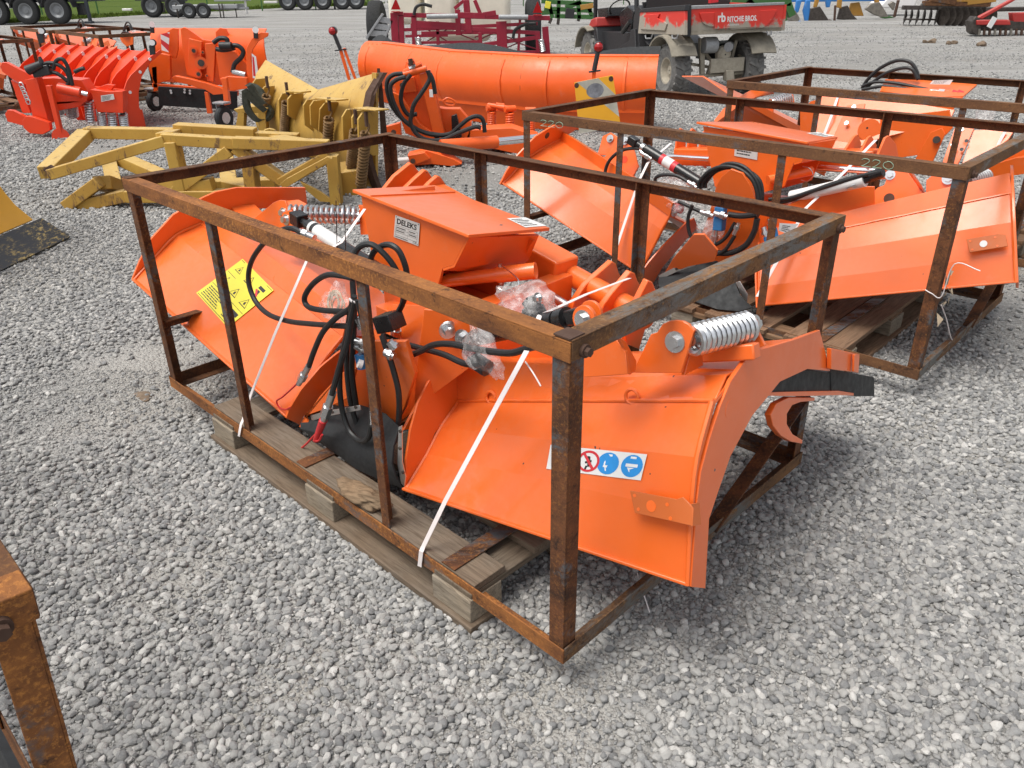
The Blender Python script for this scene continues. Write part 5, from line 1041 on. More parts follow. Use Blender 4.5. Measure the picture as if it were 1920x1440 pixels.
for k, t in enumerate([0]+offs):
    if k in (4,): continue
    bk = back*.10 if k > 4 else Vec((0, 0, 0)); n_ = -back*0+(-axis)
    for q in ((lerp(po[1], pi_[4], .35)), lerp(po[5], pi_[2], .45), lerp(po[2], pi_[3], .5) if k == 0 else lerp(po[1], pi_[4], .7)): c_ = q+axis*t+bk; MB().cyl(c_-axis*.006, c_, .017, 12).build('rib_bolt', M['white'], r)
pl = lambda nm, pix, Yw, th=.03, m__=mt: plate(r, nm, pix, Vec((0, Yw, 0)), YN, th, m__, .003)
pl('hitch_link', [(0, 124), (4, 117), (12, 117), (36, 130), (68, 146), (64, 156), (42, 158), (22, 148), (4, 134)], 8.9, .05); pl('hitch_upright', [(20, 150), (36, 158), (58, 212), (42, 212)], 8.92, .08); pl('hitch_upright', [(46, 150), (68, 146), (92, 232), (66, 240)], 8.8, .12)
pl('hitch_lug', [(9, 214), (14, 206), (24, 207), (60, 225), (62, 240), (44, 236), (14, 228)], 8.85, .05); pl('hitch_lug', [(42, 226), (48, 218), (60, 219), (92, 230), (94, 244), (80, 252), (56, 250), (44, 240)], 8.72, .06)
pl('hitch_body', [(64, 148), (100, 146), (152, 150), (168, 176), (160, 192), (100, 196), (80, 192)], 9.0, .20); pl('hitch_body', [(88, 192), (160, 188), (150, 200), (96, 210)], 9.0, .1)
MB().cyl(vy(110, 165, 8.85), vy(152, 174, 8.85), .055, 18).build('ram_tube', M[mt], r); MB().cyl(vy(152, 174, 8.85), vy(165, 177, 8.85), .025, 12).build('ram_rod', M['chrome'], r)
MB().bar(vy(92, 160, 8.7), vy(114, 250, 8.7), .05, .05, YN).build('parking_stand', M[mt], r, .004); MB().cyl(atz(114, 256, 0), atz(114, 256, .025), .085, 20).build('stand_foot', M[mt], r)
pl('spring_box', [(169, 168), (205, 172), (230, 171), (231, 212), (182, 210)], 9.0, .12); pl('gusset', [(172, 168), (200, 158), (214, 160), (206, 172)], 9.1, .05)
D = Decal(r, 'type_plate', [vy(*p, 8.985) for p in [(189, 179), (213, 176), (215, 186), (190, 191)]], 'plate', -YN); lines_of_print(D, .1, .9, .15, .9, 4)
for (x, y0, y1, R_) in ((110, 193, 209, .05), (134, 190, 216, .055), (168, 186, 226, .040), (191, 206, 236, .040), (211, 206, 238, .040), (232, 212, 240, .040)): MB().helix(vy(x-2, y0, 9.1), vy(x+2, y1, 9.15), R_, .014, 8, 6, 10).build('spring', M['zinc'], r)
for pts in ([(100, 130), (104, 116), (113, 110), (122, 116), (130, 134), (136, 160)], [(70, 128), (90, 118), (110, 122), (124, 134), (130, 150), (124, 164)], [(76, 138), (100, 136), (114, 142), (126, 152)], [(62, 130), (80, 126), (96, 124)], [(140, 135), (150, 130), (158, 128)]): hose(r, [vy(x, y, 8.85) for x, y in pts], .02)
MB().cyl(vy(52, 132, 8.8), vy(78, 120, 8.8), .05, 12, .035).build('plug', M['plastic'], r); MB().bar(vy(64, 136, 8.85), vy(96, 130, 8.85), .10, .10, UP).build('valve_block', M['plastic'], r, .01); MB().cyl(vy(78, 118, 8.85), vy(74, 106, 8.85), .03, 8, .015).build('lever', M['plastic'], r)
for k in range(5): c_ = vy(40+3.2*k, 160+7.5*k, 8.7); MB().tube([c_+Vec((math.cos(q*1.047)*.022, 0, math.sin(q*1.047)*.032)) for q in range(7)], .007, 5, 1).build('chain_link', M['zinc'], r)
for (x, y) in ((284, 88), (76, 66)): plate(r, 'lamp_arm', [(x-5, y-3), (x+5, y-4), (x+6, y+14), (x-3, y+16)], vy(x, y, 9.0), YN, .03, 'plastic'); MB().cyl(vy(x+3, y-8, 8.95), vy(x+3, y-8, 9.03), .035, 14).build('marker_lamp', M['plastic'], r); MB().cyl(vy(x+1, y-8, 8.93), vy(x+1, y-8, 8.95), .028, 14).build('lamp_lens', M['white'], r)

# --- orange plow on castors
sw = root('castor_plow', atz(380, 215, 0), 'orange snow plow on two castor wheels with black rubber skirt', 'snow plow'); r = sw; mt = 'orange_mid'
def s_(nm, pix, Yw, th=.04, m__=mt, bev=.004): return plate(r, nm, pix, Vec((0, Yw, 0)), YN, th, m__, bev)
top0, top1 = vy(284, 58, 11.2), vy(496, 60, 10.0); prof = [(0.12, .02), (.02, -.01), (-.05, -.06), (-.08, -.14), (-.08, -.24), (-.05, -.36), (.0, -.48), (.06, -.62)]
dn = Vec((0, 1, 0)); MB().loft([[lerp(top0, top1, t/6)+dn*a_+UP*(b_) for a_, b_ in prof] for t in range(7)], .012).build('moldboard', M[mt], r, ang=50)
s_('skirt_beam', [(285, 156), (446, 170), (446, 180), (285, 164)], 10.5, .05); s_('rubber_skirt', [(296, 162), (360, 166), (444, 172), (444, 206), (380, 203), (298, 198)], 10.45, .03, 'rubber')
for (x, y) in ((320, 170), (321, 174), (346, 168), (346, 173), (356, 170), (356, 175)): MB().cyl(vy(x, y, 10.44), vy(x, y, 10.42), .014, 8).build('skirt_bolt', M['zinc'], r)
s_('end_rib', [(312, 60), (324, 52), (334, 54), (334, 92), (330, 110), (318, 108), (312, 86)], 10.6, .03); s_('end_rib', [(404, 60), (412, 52), (424, 54), (430, 70), (424, 88), (406, 86)], 10.3, .03)
D = Decal(r, 'striped_marker', [vy(*p, 10.55) for p in [(301, 64), (318, 60), (316, 98), (303, 94)]], 'label', -YN); D.polys([[(0, .1), (.5, 0), (1, .25), (1, .5), (0, .75)][:0] or [(0, .30), (1, .62), (1, .95), (0, .60)]], 'inkred'); D.polys([[(0, 0), (.7, 0), (1, .1), (1, .3), (0, .0)]], 'inkred')
s_('frame_plate', [(338, 54), (344, 51), (352, 54), (380, 74), (404, 78), (400, 150), (386, 160), (350, 140), (342, 90)], 10.1, .05); s_('frame_post', [(354, 72), (378, 78), (376, 150), (352, 140)], 10.02, .06); s_('frame_post', [(384, 82), (404, 80), (400, 154), (388, 152)], 10.0, .06)
for (x, y, rr) in ((363, 95, .04), (377, 118, .07), (372, 139, .04), (388, 142, .02), (380, 98, .02)): MB().cyl(vy(x, y, 9.98), vy(x, y, 10.02), rr, 14).build('boss', M[mt], r); MB().cyl(vy(x, y, 9.97), vy(x, y, 9.98), rr*.55, 12).build('boss_bolt', M['steel_dark'], r)
s_('lower_arm', [(322, 146), (328, 142), (356, 148), (384, 155), (418, 166), (420, 176), (400, 178), (384, 168), (350, 158), (328, 154)], 9.9, .08); s_('side_frame', [(284, 104), (302, 100), (318, 104), (320, 150), (290, 158), (278, 128)], 10.5, .06); s_('side_frame', [(404, 92), (440, 96), (462, 120), (462, 150), (440, 168), (412, 150)], 10.0, .08)
s_('end_plate', [(462, 90), (472, 72), (490, 60), (503, 62), (502, 68), (484, 78), (474, 92), (470, 110), (478, 140), (484, 168), (468, 166), (462, 130)], 9.7, .03)
D = Decal(r, 'striped_marker', [vy(*p, 9.68) for p in [(472, 100), (480, 106), (486, 150), (474, 146)]], 'label', -YN); D.rect(.1, .1, .5, .9, 'inkred')
s_('side_beam', [(412, 148), (426, 143), (462, 146), (464, 166), (424, 172)], 9.6, .08); s_('wheel_post', [(284, 126), (294, 124), (296, 170), (288, 172)], 10.5, .07); s_('wheel_post', [(415, 146), (424, 146), (430, 196), (420, 198)], 9.4, .07); s_('parking_leg', [(383, 172), (390, 174), (397, 213), (388, 213)], 9.9, .05)
for (x, y, Yw, R_) in ((290, 190, 10.6, .118), (420, 221, 9.3, .125)):
    c_ = vy(x, y, Yw); axw = Vec((.9, -.43, 0)).normalized(); w_ = MB().lathe(c_, axw, [(R_*.55, -.03), (R_*.9, -.035), (R_, -.02), (R_, .02), (R_*.9, .035), (R_*.55, .03)], 28).build('tyre', M['rubber'], r); MB().cyl(c_-axw*.034, c_+axw*.034, R_*.5, 20).build('wheel_hub', M['zinc'], r)
    MB().bar(c_-axw*.06, c_-axw*.06+UP*R_*1.25, .06, .012, axw).build('fork', M['grey_metal'], r, .003); MB().bar(c_-axw*.08+UP*R_*1.3, c_+axw*.08+UP*R_*1.3, .12, .02, UP).build('fork_plate', M['grey_metal'], r, .003)
for pts in ([(400, 80), (412, 72), (426, 74), (424, 84)], [(412, 88), (430, 86), (446, 86), (456, 96), (452, 108), (440, 120), (436, 136)], [(405, 92), (420, 94), (440, 90)]): hose(r, [vy(x, y, 9.9) for x, y in pts], .026)
MB().cyl(vy(412, 86, 9.85), vy(434, 86, 9.85), .045, 12).build('hose_sleeve', M['hose'], r); MB().cyl(vy(436, 134, 9.9), vy(460, 140, 9.9), .03, 10).build('hose_fitting', M['zinc'], r)
for (x, y, Yw) in ((482, 66, 9.7), (288, 56, 11.0)): MB().bar(vy(x-2, y+6, Yw), vy(x-3, y-12, Yw), .05, .03, YN).build('marker_lamp', M['plastic'], r, .006); MB().cyl(vy(x-3, y-10, Yw-.02), vy(x-3, y-10, Yw+.02), .035, 12).build('lamp_lens', M['white'], r)

# --- the long orange plow
bp = root('long_plow', atz(1000, 285, 0), 'long orange municipal snow plow with hydraulic hoses and striped warning plate', 'snow plow'); r = bp; mt = 'orange_old'
Zt = .74
tp = [atz(x, y, Zt) for x, y in ((676, 80), (706, 81), (815, 101), (996, 110), (1234, 107))]
plan = [Vec((p.x, p.y, 0)) for p in tp]; plan[2] = lerp(plan[2], lerp(plan[1], plan[4], .36), .35); plan[3] = lerp(plan[3], lerp(plan[1], plan[4], .66), .3)
def col(i):
    a_ = plan[min(i+1, 4)]-plan[max(i-1, 0)]; n_ = Vec((a_.y, -a_.x, 0)).normalized(); n_ = n_ if n_.y < 0 else -n_
    pz = atz(*to_px(Vec((tp[i].x, tp[i].y, Zt))), Zt)
    return [plan[i]+n_*d+UP*z for d, z in ((-.16, Zt), (-.10, Zt-.008), (-.02, Zt-.05), (.05, Zt-.14), (.085, Zt-.25), (.08, Zt-.36), (.04, Zt-.46), (.0, Zt-.52), (-.06, .02))], n_
cols = [col(i) for i in range(5)]
rows = []
for i in range(4): rows += [[lerp(p, q, t/4) for p, q in zip(cols[i][0], cols[i+1][0])] for t in range(4)]
rows.append(cols[4][0]); MB().loft(rows, .012).build('moldboard', M[mt], r, ang=40)
def at_row(px_):  # column of the blade whose top lands at picture x
    b_ = min(range(len(rows)-1), key=lambda i: abs(to_px(rows[i][0])[0]-px_) + (0 if to_px(rows[i][0])[0] <= px_ else 999)); x0, x1 = to_px(rows[b_][0])[0], to_px(rows[b_+1][0])[0]
    t = (px_-x0)/(x1-x0); return [lerp(p, q, t) for p, q in zip(rows[b_], rows[b_+1])], cols[min(4, b_//4)][1]
for x in (705, 789, 848, 959, 1037, 1177):
    c_, n_ = at_row(x); d_ = (rows[1][0]-rows[0][0]).normalized(); d_ = Vec((-n_.y, n_.x, 0))
    MB().prism([p-n_*.004 for p in c_[1:8]]+[p+n_*.022 for p in reversed(c_[1:8])], d_*.03).build('rib', M[mt], r, .003)
for x in (815, 996): 
    c_, n_ = at_row(x); MB().tube([p+n_*.003 for p in c_[1:8]], .006, 6, 3).build('seam', M['rust_dark'], r)
for a_, b_ in ((1, 2), (2, 3), (3, 4)): MB().bar(cols[a_][0][1]+cols[a_][1]*.012-UP*.012, cols[b_][0][1]+cols[b_][1]*.012-UP*.012, .03, .05, UP).build('top_strip', M[mt], r, .003); MB().bar(cols[a_][0][7]+UP*.02, cols[b_][0][7]+UP*.02, .06, .07, UP).build('stiffening_beam', M[mt], r, .004)
MB().loft([[rows[k][0]+Vec((.02, .05, .0)), rows[k][0]+Vec((.04, .16, .03+.05*math.sin(k*.9))), rows[k][0]+Vec((.05, .26, -.02))] for k in range(len(rows))], .01).build('rubber_deflector', M['rubber'], r)
for k in range(1, 16): c_ = rows[k][1]+cols[min(4, k//4)][1]*.03-UP*.014; MB().cyl(c_, c_+cols[min(4, k//4)][1]*.012, .011, 8).build('strip_bolt', M['rust_dark'], r)
def bp_(nm, pix, Yw, th=.05, m__=mt, bev=.004): return plate(r, nm, pix, Vec((0, Yw, 0)), YN, th, m__, bev)
for (x, y0, y1, Yw) in ((922, 208, 243, 8.0), (956, 210, 250, 7.9), (995, 218, 252, 7.8), (762, 190, 218, 8.4), (786, 192, 220, 8.3)):
    MB().helix(vy(x, y0, Yw), vy(x, y1, Yw), .034, .012, 9, 6, 10).build('spring', M[mt], r); c_ = vy(x, y0-6, Yw); MB().cyl(c_-Vec((.05, .02, 0)), c_+Vec((.05, .02, 0)), .03, 12).build('spring_eye', M[mt], r)
MB().cyl(vy(915, 197, 8.0), vy(960, 204, 7.9), .022, 10).build('spring_shaft', M[mt], r); bp_('spring_bracket', [(930, 194), (946, 196), (946, 210), (930, 208)], 7.95, .08); MB().cyl(vy(985, 206, 7.8), vy(1004, 206, 7.8), .025, 10).build('spring_shaft', M[mt], r)
MB().cyl(vy(755, 182, 8.3), vy(795, 186, 8.25), .025, 10).build('spring_shaft', M[mt], r)
bp_('hitch_tower', [(738, 152), (768, 142), (776, 138), (790, 134), (806, 132), (812, 150), (836, 262), (812, 276), (786, 262), (744, 178)], 7.4, .10); bp_('hitch_cheek', [(738, 154), (776, 144), (782, 172), (744, 176)], 7.36, .05); bp_('hitch_cheek', [(786, 140), (804, 134), (838, 268), (818, 276)], 7.3, .06)
bp_('hitch_base', [(734, 172), (752, 180), (786, 232), (840, 268), (830, 276), (790, 262), (760, 250)], 7.3, .06); bp_('hitch_arm', [(806, 200), (836, 204), (862, 204), (884, 230), (880, 272), (838, 278), (820, 262)], 7.5, .12); bp_('pivot_post', [(846, 218), (856, 214), (866, 256), (858, 264), (848, 262)], 7.42, .06, 'black')
bp_('base_plate', [(764, 290), (800, 282), (850, 298), (866, 308), (848, 312), (810, 308), (770, 312)], 6.95, .15); bp_('lower_lug', [(764, 292), (796, 286), (806, 298), (772, 312)], 6.9, .06); bp_('lower_lug', [(722, 238), (750, 230), (752, 256), (730, 262)], 7.6, .08)
bp_('push_beam', [(880, 244), (960, 240), (1010, 256), (984, 292), (930, 280), (870, 270)], 7.5, .25)
for (x, y) in ((754, 160), (774, 302), (738, 248)): MB().cyl(vy(x, y, 7.3 if y < 200 else 6.88), vy(x, y, 7.34 if y < 200 else 6.9), .022, 10).build('pin_hole', M['rust_dark'], r)
MB().cyl(vy(826, 274, 7.0), vy(932, 266, 7.2), .055, 18, .055).build('ram_tube', M[mt], r); MB().cyl(vy(930, 266, 7.2), vy(1010, 258, 7.35), .034, 16).build('ram_rod', M['chrome'], r)
for pts, Yw in (([(755, 138), (738, 140), (727, 150), (726, 170), (736, 200), (756, 224), (790, 246), (830, 254)], 7.2), ([(760, 144), (742, 150), (732, 164), (740, 196), (760, 228), (800, 250), (840, 252), (862, 236), (880, 222), (896, 218), (906, 226), (909, 248)], 7.15), ([(802, 132), (806, 146), (800, 160), (788, 178), (776, 196), (772, 214), (770, 230), (780, 250), (800, 262), (830, 262), (858, 250), (890, 238), (902, 240)], 7.1), ([(806, 138), (812, 152), (816, 176)], 7.2), ([(770, 140), (756, 160), (752, 190), (764, 214), (782, 214)], 7.25)): hose(r, [vy(x, y, Yw) for x, y in pts], .019)
for (x, y) in ((764, 132), (774, 126), (784, 122), (776, 134), (770, 116)): MB().cyl(vy(x-6, y+3, 7.3), vy(x+6, y-3, 7.3), .022, 8).build('valve', M[mt if x != 774 else 'zinc'], r)
MB().cyl(vy(750, 142, 7.3), vy(800, 128, 7.3), .03, 12).build('valve_bank', M[mt], r); MB().cyl(vy(771, 122, 7.25), vy(769, 110, 7.25), .02, 8).build('valve_cap', M['rust_dark'], r); MB().bar(vy(808, 168, 7.2), vy(809, 182, 7.2), .03, .01, YN).build('tag', M['white'], r)
MB().tube([vy(x, y, 7.35) for x, y in ((832, 188), (840, 184), (852, 190), (850, 198), (836, 196), (832, 188))], .010, 6).build('wire_loop', M[mt], r)
# marker lamps and the striped plate
for (x0, y0, x1, y1, xm, ym, Yw) in ((655, 150, 624, 58, 638, 92, 9.6), (1112, 168, 1123, 88, 1114, 132, 7.6)):
    MB().bar(vy(x0, y0, Yw), vy(xm, ym, Yw), .035, .02, YN).build('lamp_bracket', M[mt], r, .003); MB().tube([vy(xm, ym, Yw), lerp(vy(xm, ym, Yw), vy(x1, y1, Yw), .5), vy(x1, y1, Yw)], .022, 8).build('lamp_stalk', M['plastic'], r)
    c_ = vy(x1, y1, Yw); MB().cyl(c_-Vec((.0, .02, 0)), c_+Vec((0, .05, 0)), .045, 16).build('lamp_housing', M['plastic'], r); MB().lathe(c_, Vec((-.3, -1, 0)), [(.040, .015), (.036, .032), (.02, .045), (.001, .048)], 16).build('lamp_lens', M['lampred'], r); MB().bar(vy(xm-10, ym+3, Yw), vy(xm+12, ym, Yw), .04, .012, UP).build('lamp_foot', M['plastic'], r)
MB().bar(vy(667, 150, 9.6), vy(645, 78+12, 9.6), .03, .02, YN).build('lamp_bracket', M[mt], r, .003)
wp = [vy(*p, 7.55) for p in [(1077, 155), (1149, 141), (1164, 238), (1086, 250)]]
MB().prism(wp, YN*.01).build('warning_plate', M['yellow_clean'], r, .001); wp = [p-YN*.002 for p in wp]
D = Decal(r, 'warning_stripe', wp, 'yellow_clean', -YN); M['offwhite'] = plain('faded_white_paint', (.52, .50, .42), .6, var=.3, scale=14); D.polys([[(.06, 0), (.62, 0), (1, .38), (1, .80)], [(0, .68), (0, 1.0), (.52, 1.0)]], 'offwhite')
M['smudge'] = plain('grey_smudge', (.26, .27, .30), .8, var=.5, scale=20); D.disc(.50, .22, .22, .14, 'smudge', .0008)
for u_, v_ in ((.05, .06), (.94, .06)): D.disc(u_, v_, .06, .05, 'rust_dark', .001)
# ------------------------------------------------------------------ crates and plows behind on the left
far = [((-5.25, 11.08), -.835, 'rusty crate frame with orange plow standing behind the red ribbed plow'), ((-6.58, 9.80), -.80, 'rusty crate frame at the left picture edge behind the red hitch'), ((-6.60, 12.45), -.82, 'rearmost rusty crate frame on the left, closest to the dark trailer')]
pal3 = make_pallet(K3, -1.5, -.3, .1, .9, 'brown wooden pallet under the third crate frame', (M['wood_brown'], M['wood_brown']), [(.10, .25), (.35, .48), (.58, .70), (.78, .90)])
for k, (A_, yw, lab) in enumerate(far):
    Kf = Cage(A_, yw, 2.0173, 1.0832, .0901, .785)
    c_ = make_cage(Kf, lab, M['rust_far'], M['rust_far'], M['rust_post'], bolts=False)
    dlt = Kf.A-K3.A
    p_ = copy_tree(pl3, dlt); p_['label'] = ['orange plow inside the crate behind the red ribbed plow', 'orange plow inside the crate at the left picture edge', 'orange plow inside the rearmost crate on the left'][k]
    q_ = copy_tree(pal3, dlt); q_['label'] = ['pallet under the crate behind the red ribbed plow', 'pallet under the crate at the left picture edge', 'pallet under the rearmost crate on the left'][k]

# ------------------------------------------------------------------ utility vehicle
def tyre(r, c, ax, R_, wd, rim, mt='tyre', mr_='rim', lugs=0, n=36):
    c = Vec(c); ax = Vec(ax).normalized(); h = wd/2
    t = MB().lathe(c, ax, [(rim, -h*.8), (R_*.80, -h), (R_*.95, -h*.82), (R_, -h*.5), (R_, h*.5), (R_*.95, h*.82), (R_*.80, h), (rim, h*.8)], n).build('tyre', M[mt], r)
    if lugs:
        m = MB(); a = ax.orthogonal().normalized(); b = ax.cross(a)
        for k in range(lugs):
            for s_ in (-1, 1):
                th = 6.2832*(k+(.5 if s_ > 0 else 0))/lugs; d0 = a*math.cos(th)+b*math.sin(th); th2 = th+.16; d1 = a*math.cos(th2)+b*math.sin(th2)
                m.bar(c+d0*R_*1.005+ax*s_*h*.86, c+d1*R_*1.012+ax*s_*h*.06, R_*.10, R_*.09, d0)
        m.build('tread', M[mt], t)
    rm = MB().lathe(c, ax, [(.01, -h*.42), (rim*.30, -h*.42), (rim*.34, -h*.30), (rim*.62, -h*.24), (rim*.80, -h*.55), (rim*.9, -h*.75), (rim*1.02, -h*.78), (rim*1.02, h*.78), (rim*.9, h*.7), (rim*.6, h*.3), (.01, h*.3)], n).build('rim', M[mr_], t)
    nb = MB(); a = ax.orthogonal().normalized(); b = ax.cross(a)
    for k in range(8): d0 = (a*math.cos(k*.7854)+b*math.sin(k*.7854))*rim*.5; nb.cyl(c+d0-ax*h*.36, c+d0-ax*h*.24, rim*.06, 6)
    return t
Fw, Rt, Ou = Vec((-.26, .966, 0)), Vec((.966, .26, 0)), Vec((2.2, 11.4, 0))
ut = root('utility_vehicle', Ou+Rt*.6, 'muddy red and black utility vehicle with tipping cargo bed', 'utility vehicle'); r = ut
m = N('red_panel_with_dried_mud'); mu = m.noise(3.2, 6, .7, None, .8); zz = m.n('ShaderNodeSeparateXYZ'); m.put(zz.inputs[0], m.obj())
mk_ = m.rng(m.math('ADD', m.math('MULTIPLY', mu, 1.25), m.rng(zz.outputs[2], .80, 1.08, .34, -.20)), .70, .80)
M['red_mud'] = m.set(Base_Color=m.mix(mk_, (0.62, 0.035, 0.022), m.mix(m.noise(20, 4), (0.36, 0.325, 0.27), (0.28, 0.25, 0.20))), Roughness=m.rng(mk_, 0, 1, .4, .95))
rp_ = lambda x, y, d=-.45: on(x, y, Ou+Fw*d, Fw); sp_ = lambda x, y, d=-.12: on(x, y, Ou+Rt*d, Rt)
def up_(nm, pix, f, d, mt, th, bev=.006):
    n_ = Fw if f is rp_ else Rt; MB().prism([f(x, y, d) for x, y in pix], n_*th).build(nm, M[mt], r, bev)
up_('bed_side', [(1196, 63), (1200, 23), (1284, 20), (1284, 66)], sp_, -.12, 'red_mud', .04); up_('tailgate', [(1296, 66), (1296, 16), (1470, 8), (1466, 58)], rp_, -.45, 'red_mud', .05)
up_('tailgate_panel', [(1318, 44), (1312, 24), (1458, 18), (1444, 42), (1432, 52), (1372, 56), (1362, 50), (1330, 50)], rp_, -.47, 'red_mud', .025); up_('side_panel', [(1200, 55), (1203, 28), (1236, 26), (1232, 34), (1250, 44), (1246, 58)], sp_, -.14, 'red_mud', .025)
up_('bed_rail', [(1197, 23), (1204, 16), (1284, 9), (1284, 20)], sp_, -.13, 'plastic', .06); up_('bed_rail', [(1288, 11), (1472, 4), (1471, 9), (1288, 18)], rp_, -.46, 'grey_metal', .06); up_('bed_post', [(1284, 10), (1297, 9), (1295, 69), (1284, 68)], rp_, -.48, 'plastic', .07)
tb_, tbr = rp_(1296, 64), rp_(1466, 57); MB().loft([[tb_, tbr], [tb_+Fw*1.45, tbr+Fw*1.45]], .04).build('bed_floor', M['mud'], r); MB().prism([tbr, rp_(1470, 9), rp_(1470, 9)+Fw*1.4, tbr+Fw*1.4], Rt*.04).build('bed_side', M['red_mud'], r)
MB().prism([tb_+Fw*1.42, tb_+Fw*1.42+UP*.55, tbr+Fw*1.42+UP*.55, tbr+Fw*1.42], Fw*.03).build('bed_front', M['plastic'], r)
MB().bar(rp_(1330, 2, .3), rp_(1345, 0, .3), .06, .05, UP).build('red_strap', M['inkred'], r)
for (x0, x1) in ((1210, 1224), (1260, 1272)): MB().tube([sp_(x0, 66), sp_(x0+1, 72), sp_(x1-3, 72), sp_(x1, 64)], .010, 6, 1).build('tie_hook', M['grey_metal'], r)
for x in (1438,): MB().tube([rp_(x, 58), rp_(x+1, 65), rp_(x+8, 65), rp_(x+8, 57)], .010, 6, 1).build('tie_hook', M['grey_metal'], r)
c_rl = sp_(1246, 142, -.10); c_rl = Vec((c_rl.x, c_rl.y, .325)); c_fl = sp_(1099, 97, -.10); c_fl = Vec((c_fl.x, c_fl.y, .325))
tyre(r, c_rl+Rt*.12, Rt, .325, .27, .17, 'tyre_mud', 'mud', 18); tyre(r, c_rl+Rt*1.20, Rt, .325, .27, .17, 'tyre_mud', 'mud', 18); tyre(r, c_fl+Rt*.12, Rt, .325, .24, .17, 'tyre_mud', 'mud', 18); tyre(r, c_fl+Rt*1.15, Rt, .325, .24, .17, 'tyre_mud', 'mud', 18)
def arch(c, w0, w1, mt, nm='mudguard', a0=-10, a1=170, R_=.43, th=.02, flare=0):
    rows_ = []
    for k in range(11):
        th_ = math.radians(lerp(a0, a1, k/10)); d = -Fw*math.cos(th_)+UP*math.sin(th_); rows_.append([c+d*R_+Rt*w0, c+d*(R_+.02)+Rt*(w0+w1)/2, c+d*R_+Rt*w1, c+d*(R_-.09)+Rt*(w1 if flare else w0)][:3])
    MB().loft(rows_, th).build(nm, M[mt], r)
arch(c_rl, -.10, .26, 'mud_dark', a0=28, a1=165, R_=.42); arch(c_rl, 1.06, 1.42, 'mud_dark', a0=28, a1=165, R_=.42); arch(c_fl, -.06, .18, 'mud_dark', a0=60, a1=170, R_=.39); arch(c_fl, 1.06, 1.30, 'mud_dark', a0=60, a1=170, R_=.39)
up_('tail_lamp', [(1271, 84), (1300, 80), (1303, 92), (1273, 94)], rp_, -.36, 'mud', .06, .015); up_('tail_lamp', [(1412, 74), (1436, 74), (1437, 86), (1414, 84)], rp_, -.30, 'mud', .06, .015)
up_('hitch_plate', [(1334, 111), (1397, 107), (1394, 133), (1332, 138)], rp_, -.30, 'mud', .06); up_('hitch_receiver', [(1362, 132), (1376, 131), (1378, 152), (1362, 152)], rp_, -.34, 'mud', .10); up_('frame_post', [(1312, 72), (1322, 72), (1322, 140), (1314, 142)], rp_, -.2, 'mud', .05); up_('axle_housing', [(1325, 84), (1395, 78), (1392, 112), (1330, 114)], rp_, .0, 'plastic', .4)
MB().cyl(rp_(1298, 144, -.2), rp_(1392, 136, -.2), .022, 12).build('axle_rod', M['mud'], r); MB().cyl(rp_(1318, 85, -.25), rp_(1342, 84, -.25), .10, 18).build('muffler', M['grey_metal'], r, .01); MB().lathe(rp_(1358, 102, -.25), -Fw, [(.01, .03), (.06, .03), (.10, .0), (.11, -.05)], 20).build('gear_case', M['mud'], r); MB().cyl(rp_(1366, 88, -.3), rp_(1368, 86, -.1), .06, 16).build('air_intake', M['grey_metal'], r)
for (x0, y0, x1, y1) in ((1322, 100, 1345, 128), (1380, 76, 1372, 108), (1296, 120, 1330, 126), (1334, 118, 1322, 150)): MB().bar(rp_(x0, y0, -.1), rp_(x1, y1, -.1), .04, .03, Fw).build('frame_tube', M['mud'], r)
up_('underbody', [(1116, 58), (1197, 62), (1216, 84), (1208, 104), (1124, 106), (1114, 88)], sp_, .05, 'plastic', .9); up_('cab_panel', [(1196, 62), (1204, 20), (1196, 10), (1188, 30), (1184, 90), (1200, 96)], sp_, -.05, 'plastic', .10); up_('seat_base', [(1156, 92), (1180, 76), (1182, 56), (1190, 54), (1192, 92), (1210, 88), (1208, 104), (1160, 104)], sp_, -.08, 'plastic', .3)
up_('seat', [(1128, 20), (1146, 18), (1150, 60), (1128, 62)], sp_, .30, 'black', .5, .02); up_('seat', [(1160, 24), (1176, 10), (1188, 20), (1182, 62), (1164, 58)], sp_, .20, 'black', .6, .02)
for (x0, y0, x1, y1) in ((1117, -30, 1116, 60), (1116, 58, 1128, 104), (1193, -30, 1194, 24), (1182, 40, 1168, 60)): MB().tube([sp_(x0, y0, -.02), sp_((x0+x1)/2, (y0+y1)/2, -.02), sp_(x1, y1, -.02)], .035, 10).build('roll_bar', M['black'], r)
MB().tube([sp_(1117, -30, -.02)+Rt*1.15, sp_(1117, 30, -.02)+Rt*1.15], .035, 10).build('roll_bar', M['black'], r); up_('dash', [(1120, 16), (1140, 14), (1142, 30), (1122, 40)], sp_, .1, 'black', .9)
MB().lathe(sp_(1162, 14, .25), (Fw*.7+UP*.7), [(.16, -.012), (.175, 0), (.16, .012), (.148, 0)], 24, True).build('steering_wheel', M['black'], r)
up_('bonnet', [(1101, 54), (1108, 36), (1117, 32), (1118, 50)], sp_, -.06, 'red', .9, .02); up_('front_body', [(1100, 54), (1118, 50), (1122, 84), (1110, 66)], sp_, -.05, 'plastic', .9, .01); up_('rear_panel', [(1206, 4), (1368, -6), (1368, 12), (1208, 14)], rp_, 1.0, 'plastic', .05)
rbc = [rp_(*p, -.476) for p in [(1340, 22), (1425, 18), (1424, 50), (1340, 54)]]
D = Decal(r, 'lettering_sheet', rbc, 'red_mud', -Fw); D.text('rb', .07, .60, .52, 'inkwhite', .17, bold=.03); D.text('RITCHIE BROS.', .28, .62, .30, 'inkwhite', .66, bold=.03); D.text('Auctioneers', .28, .86, .12, 'inkwhite', .26)
D.base.data.materials[0] = M['red_mud']

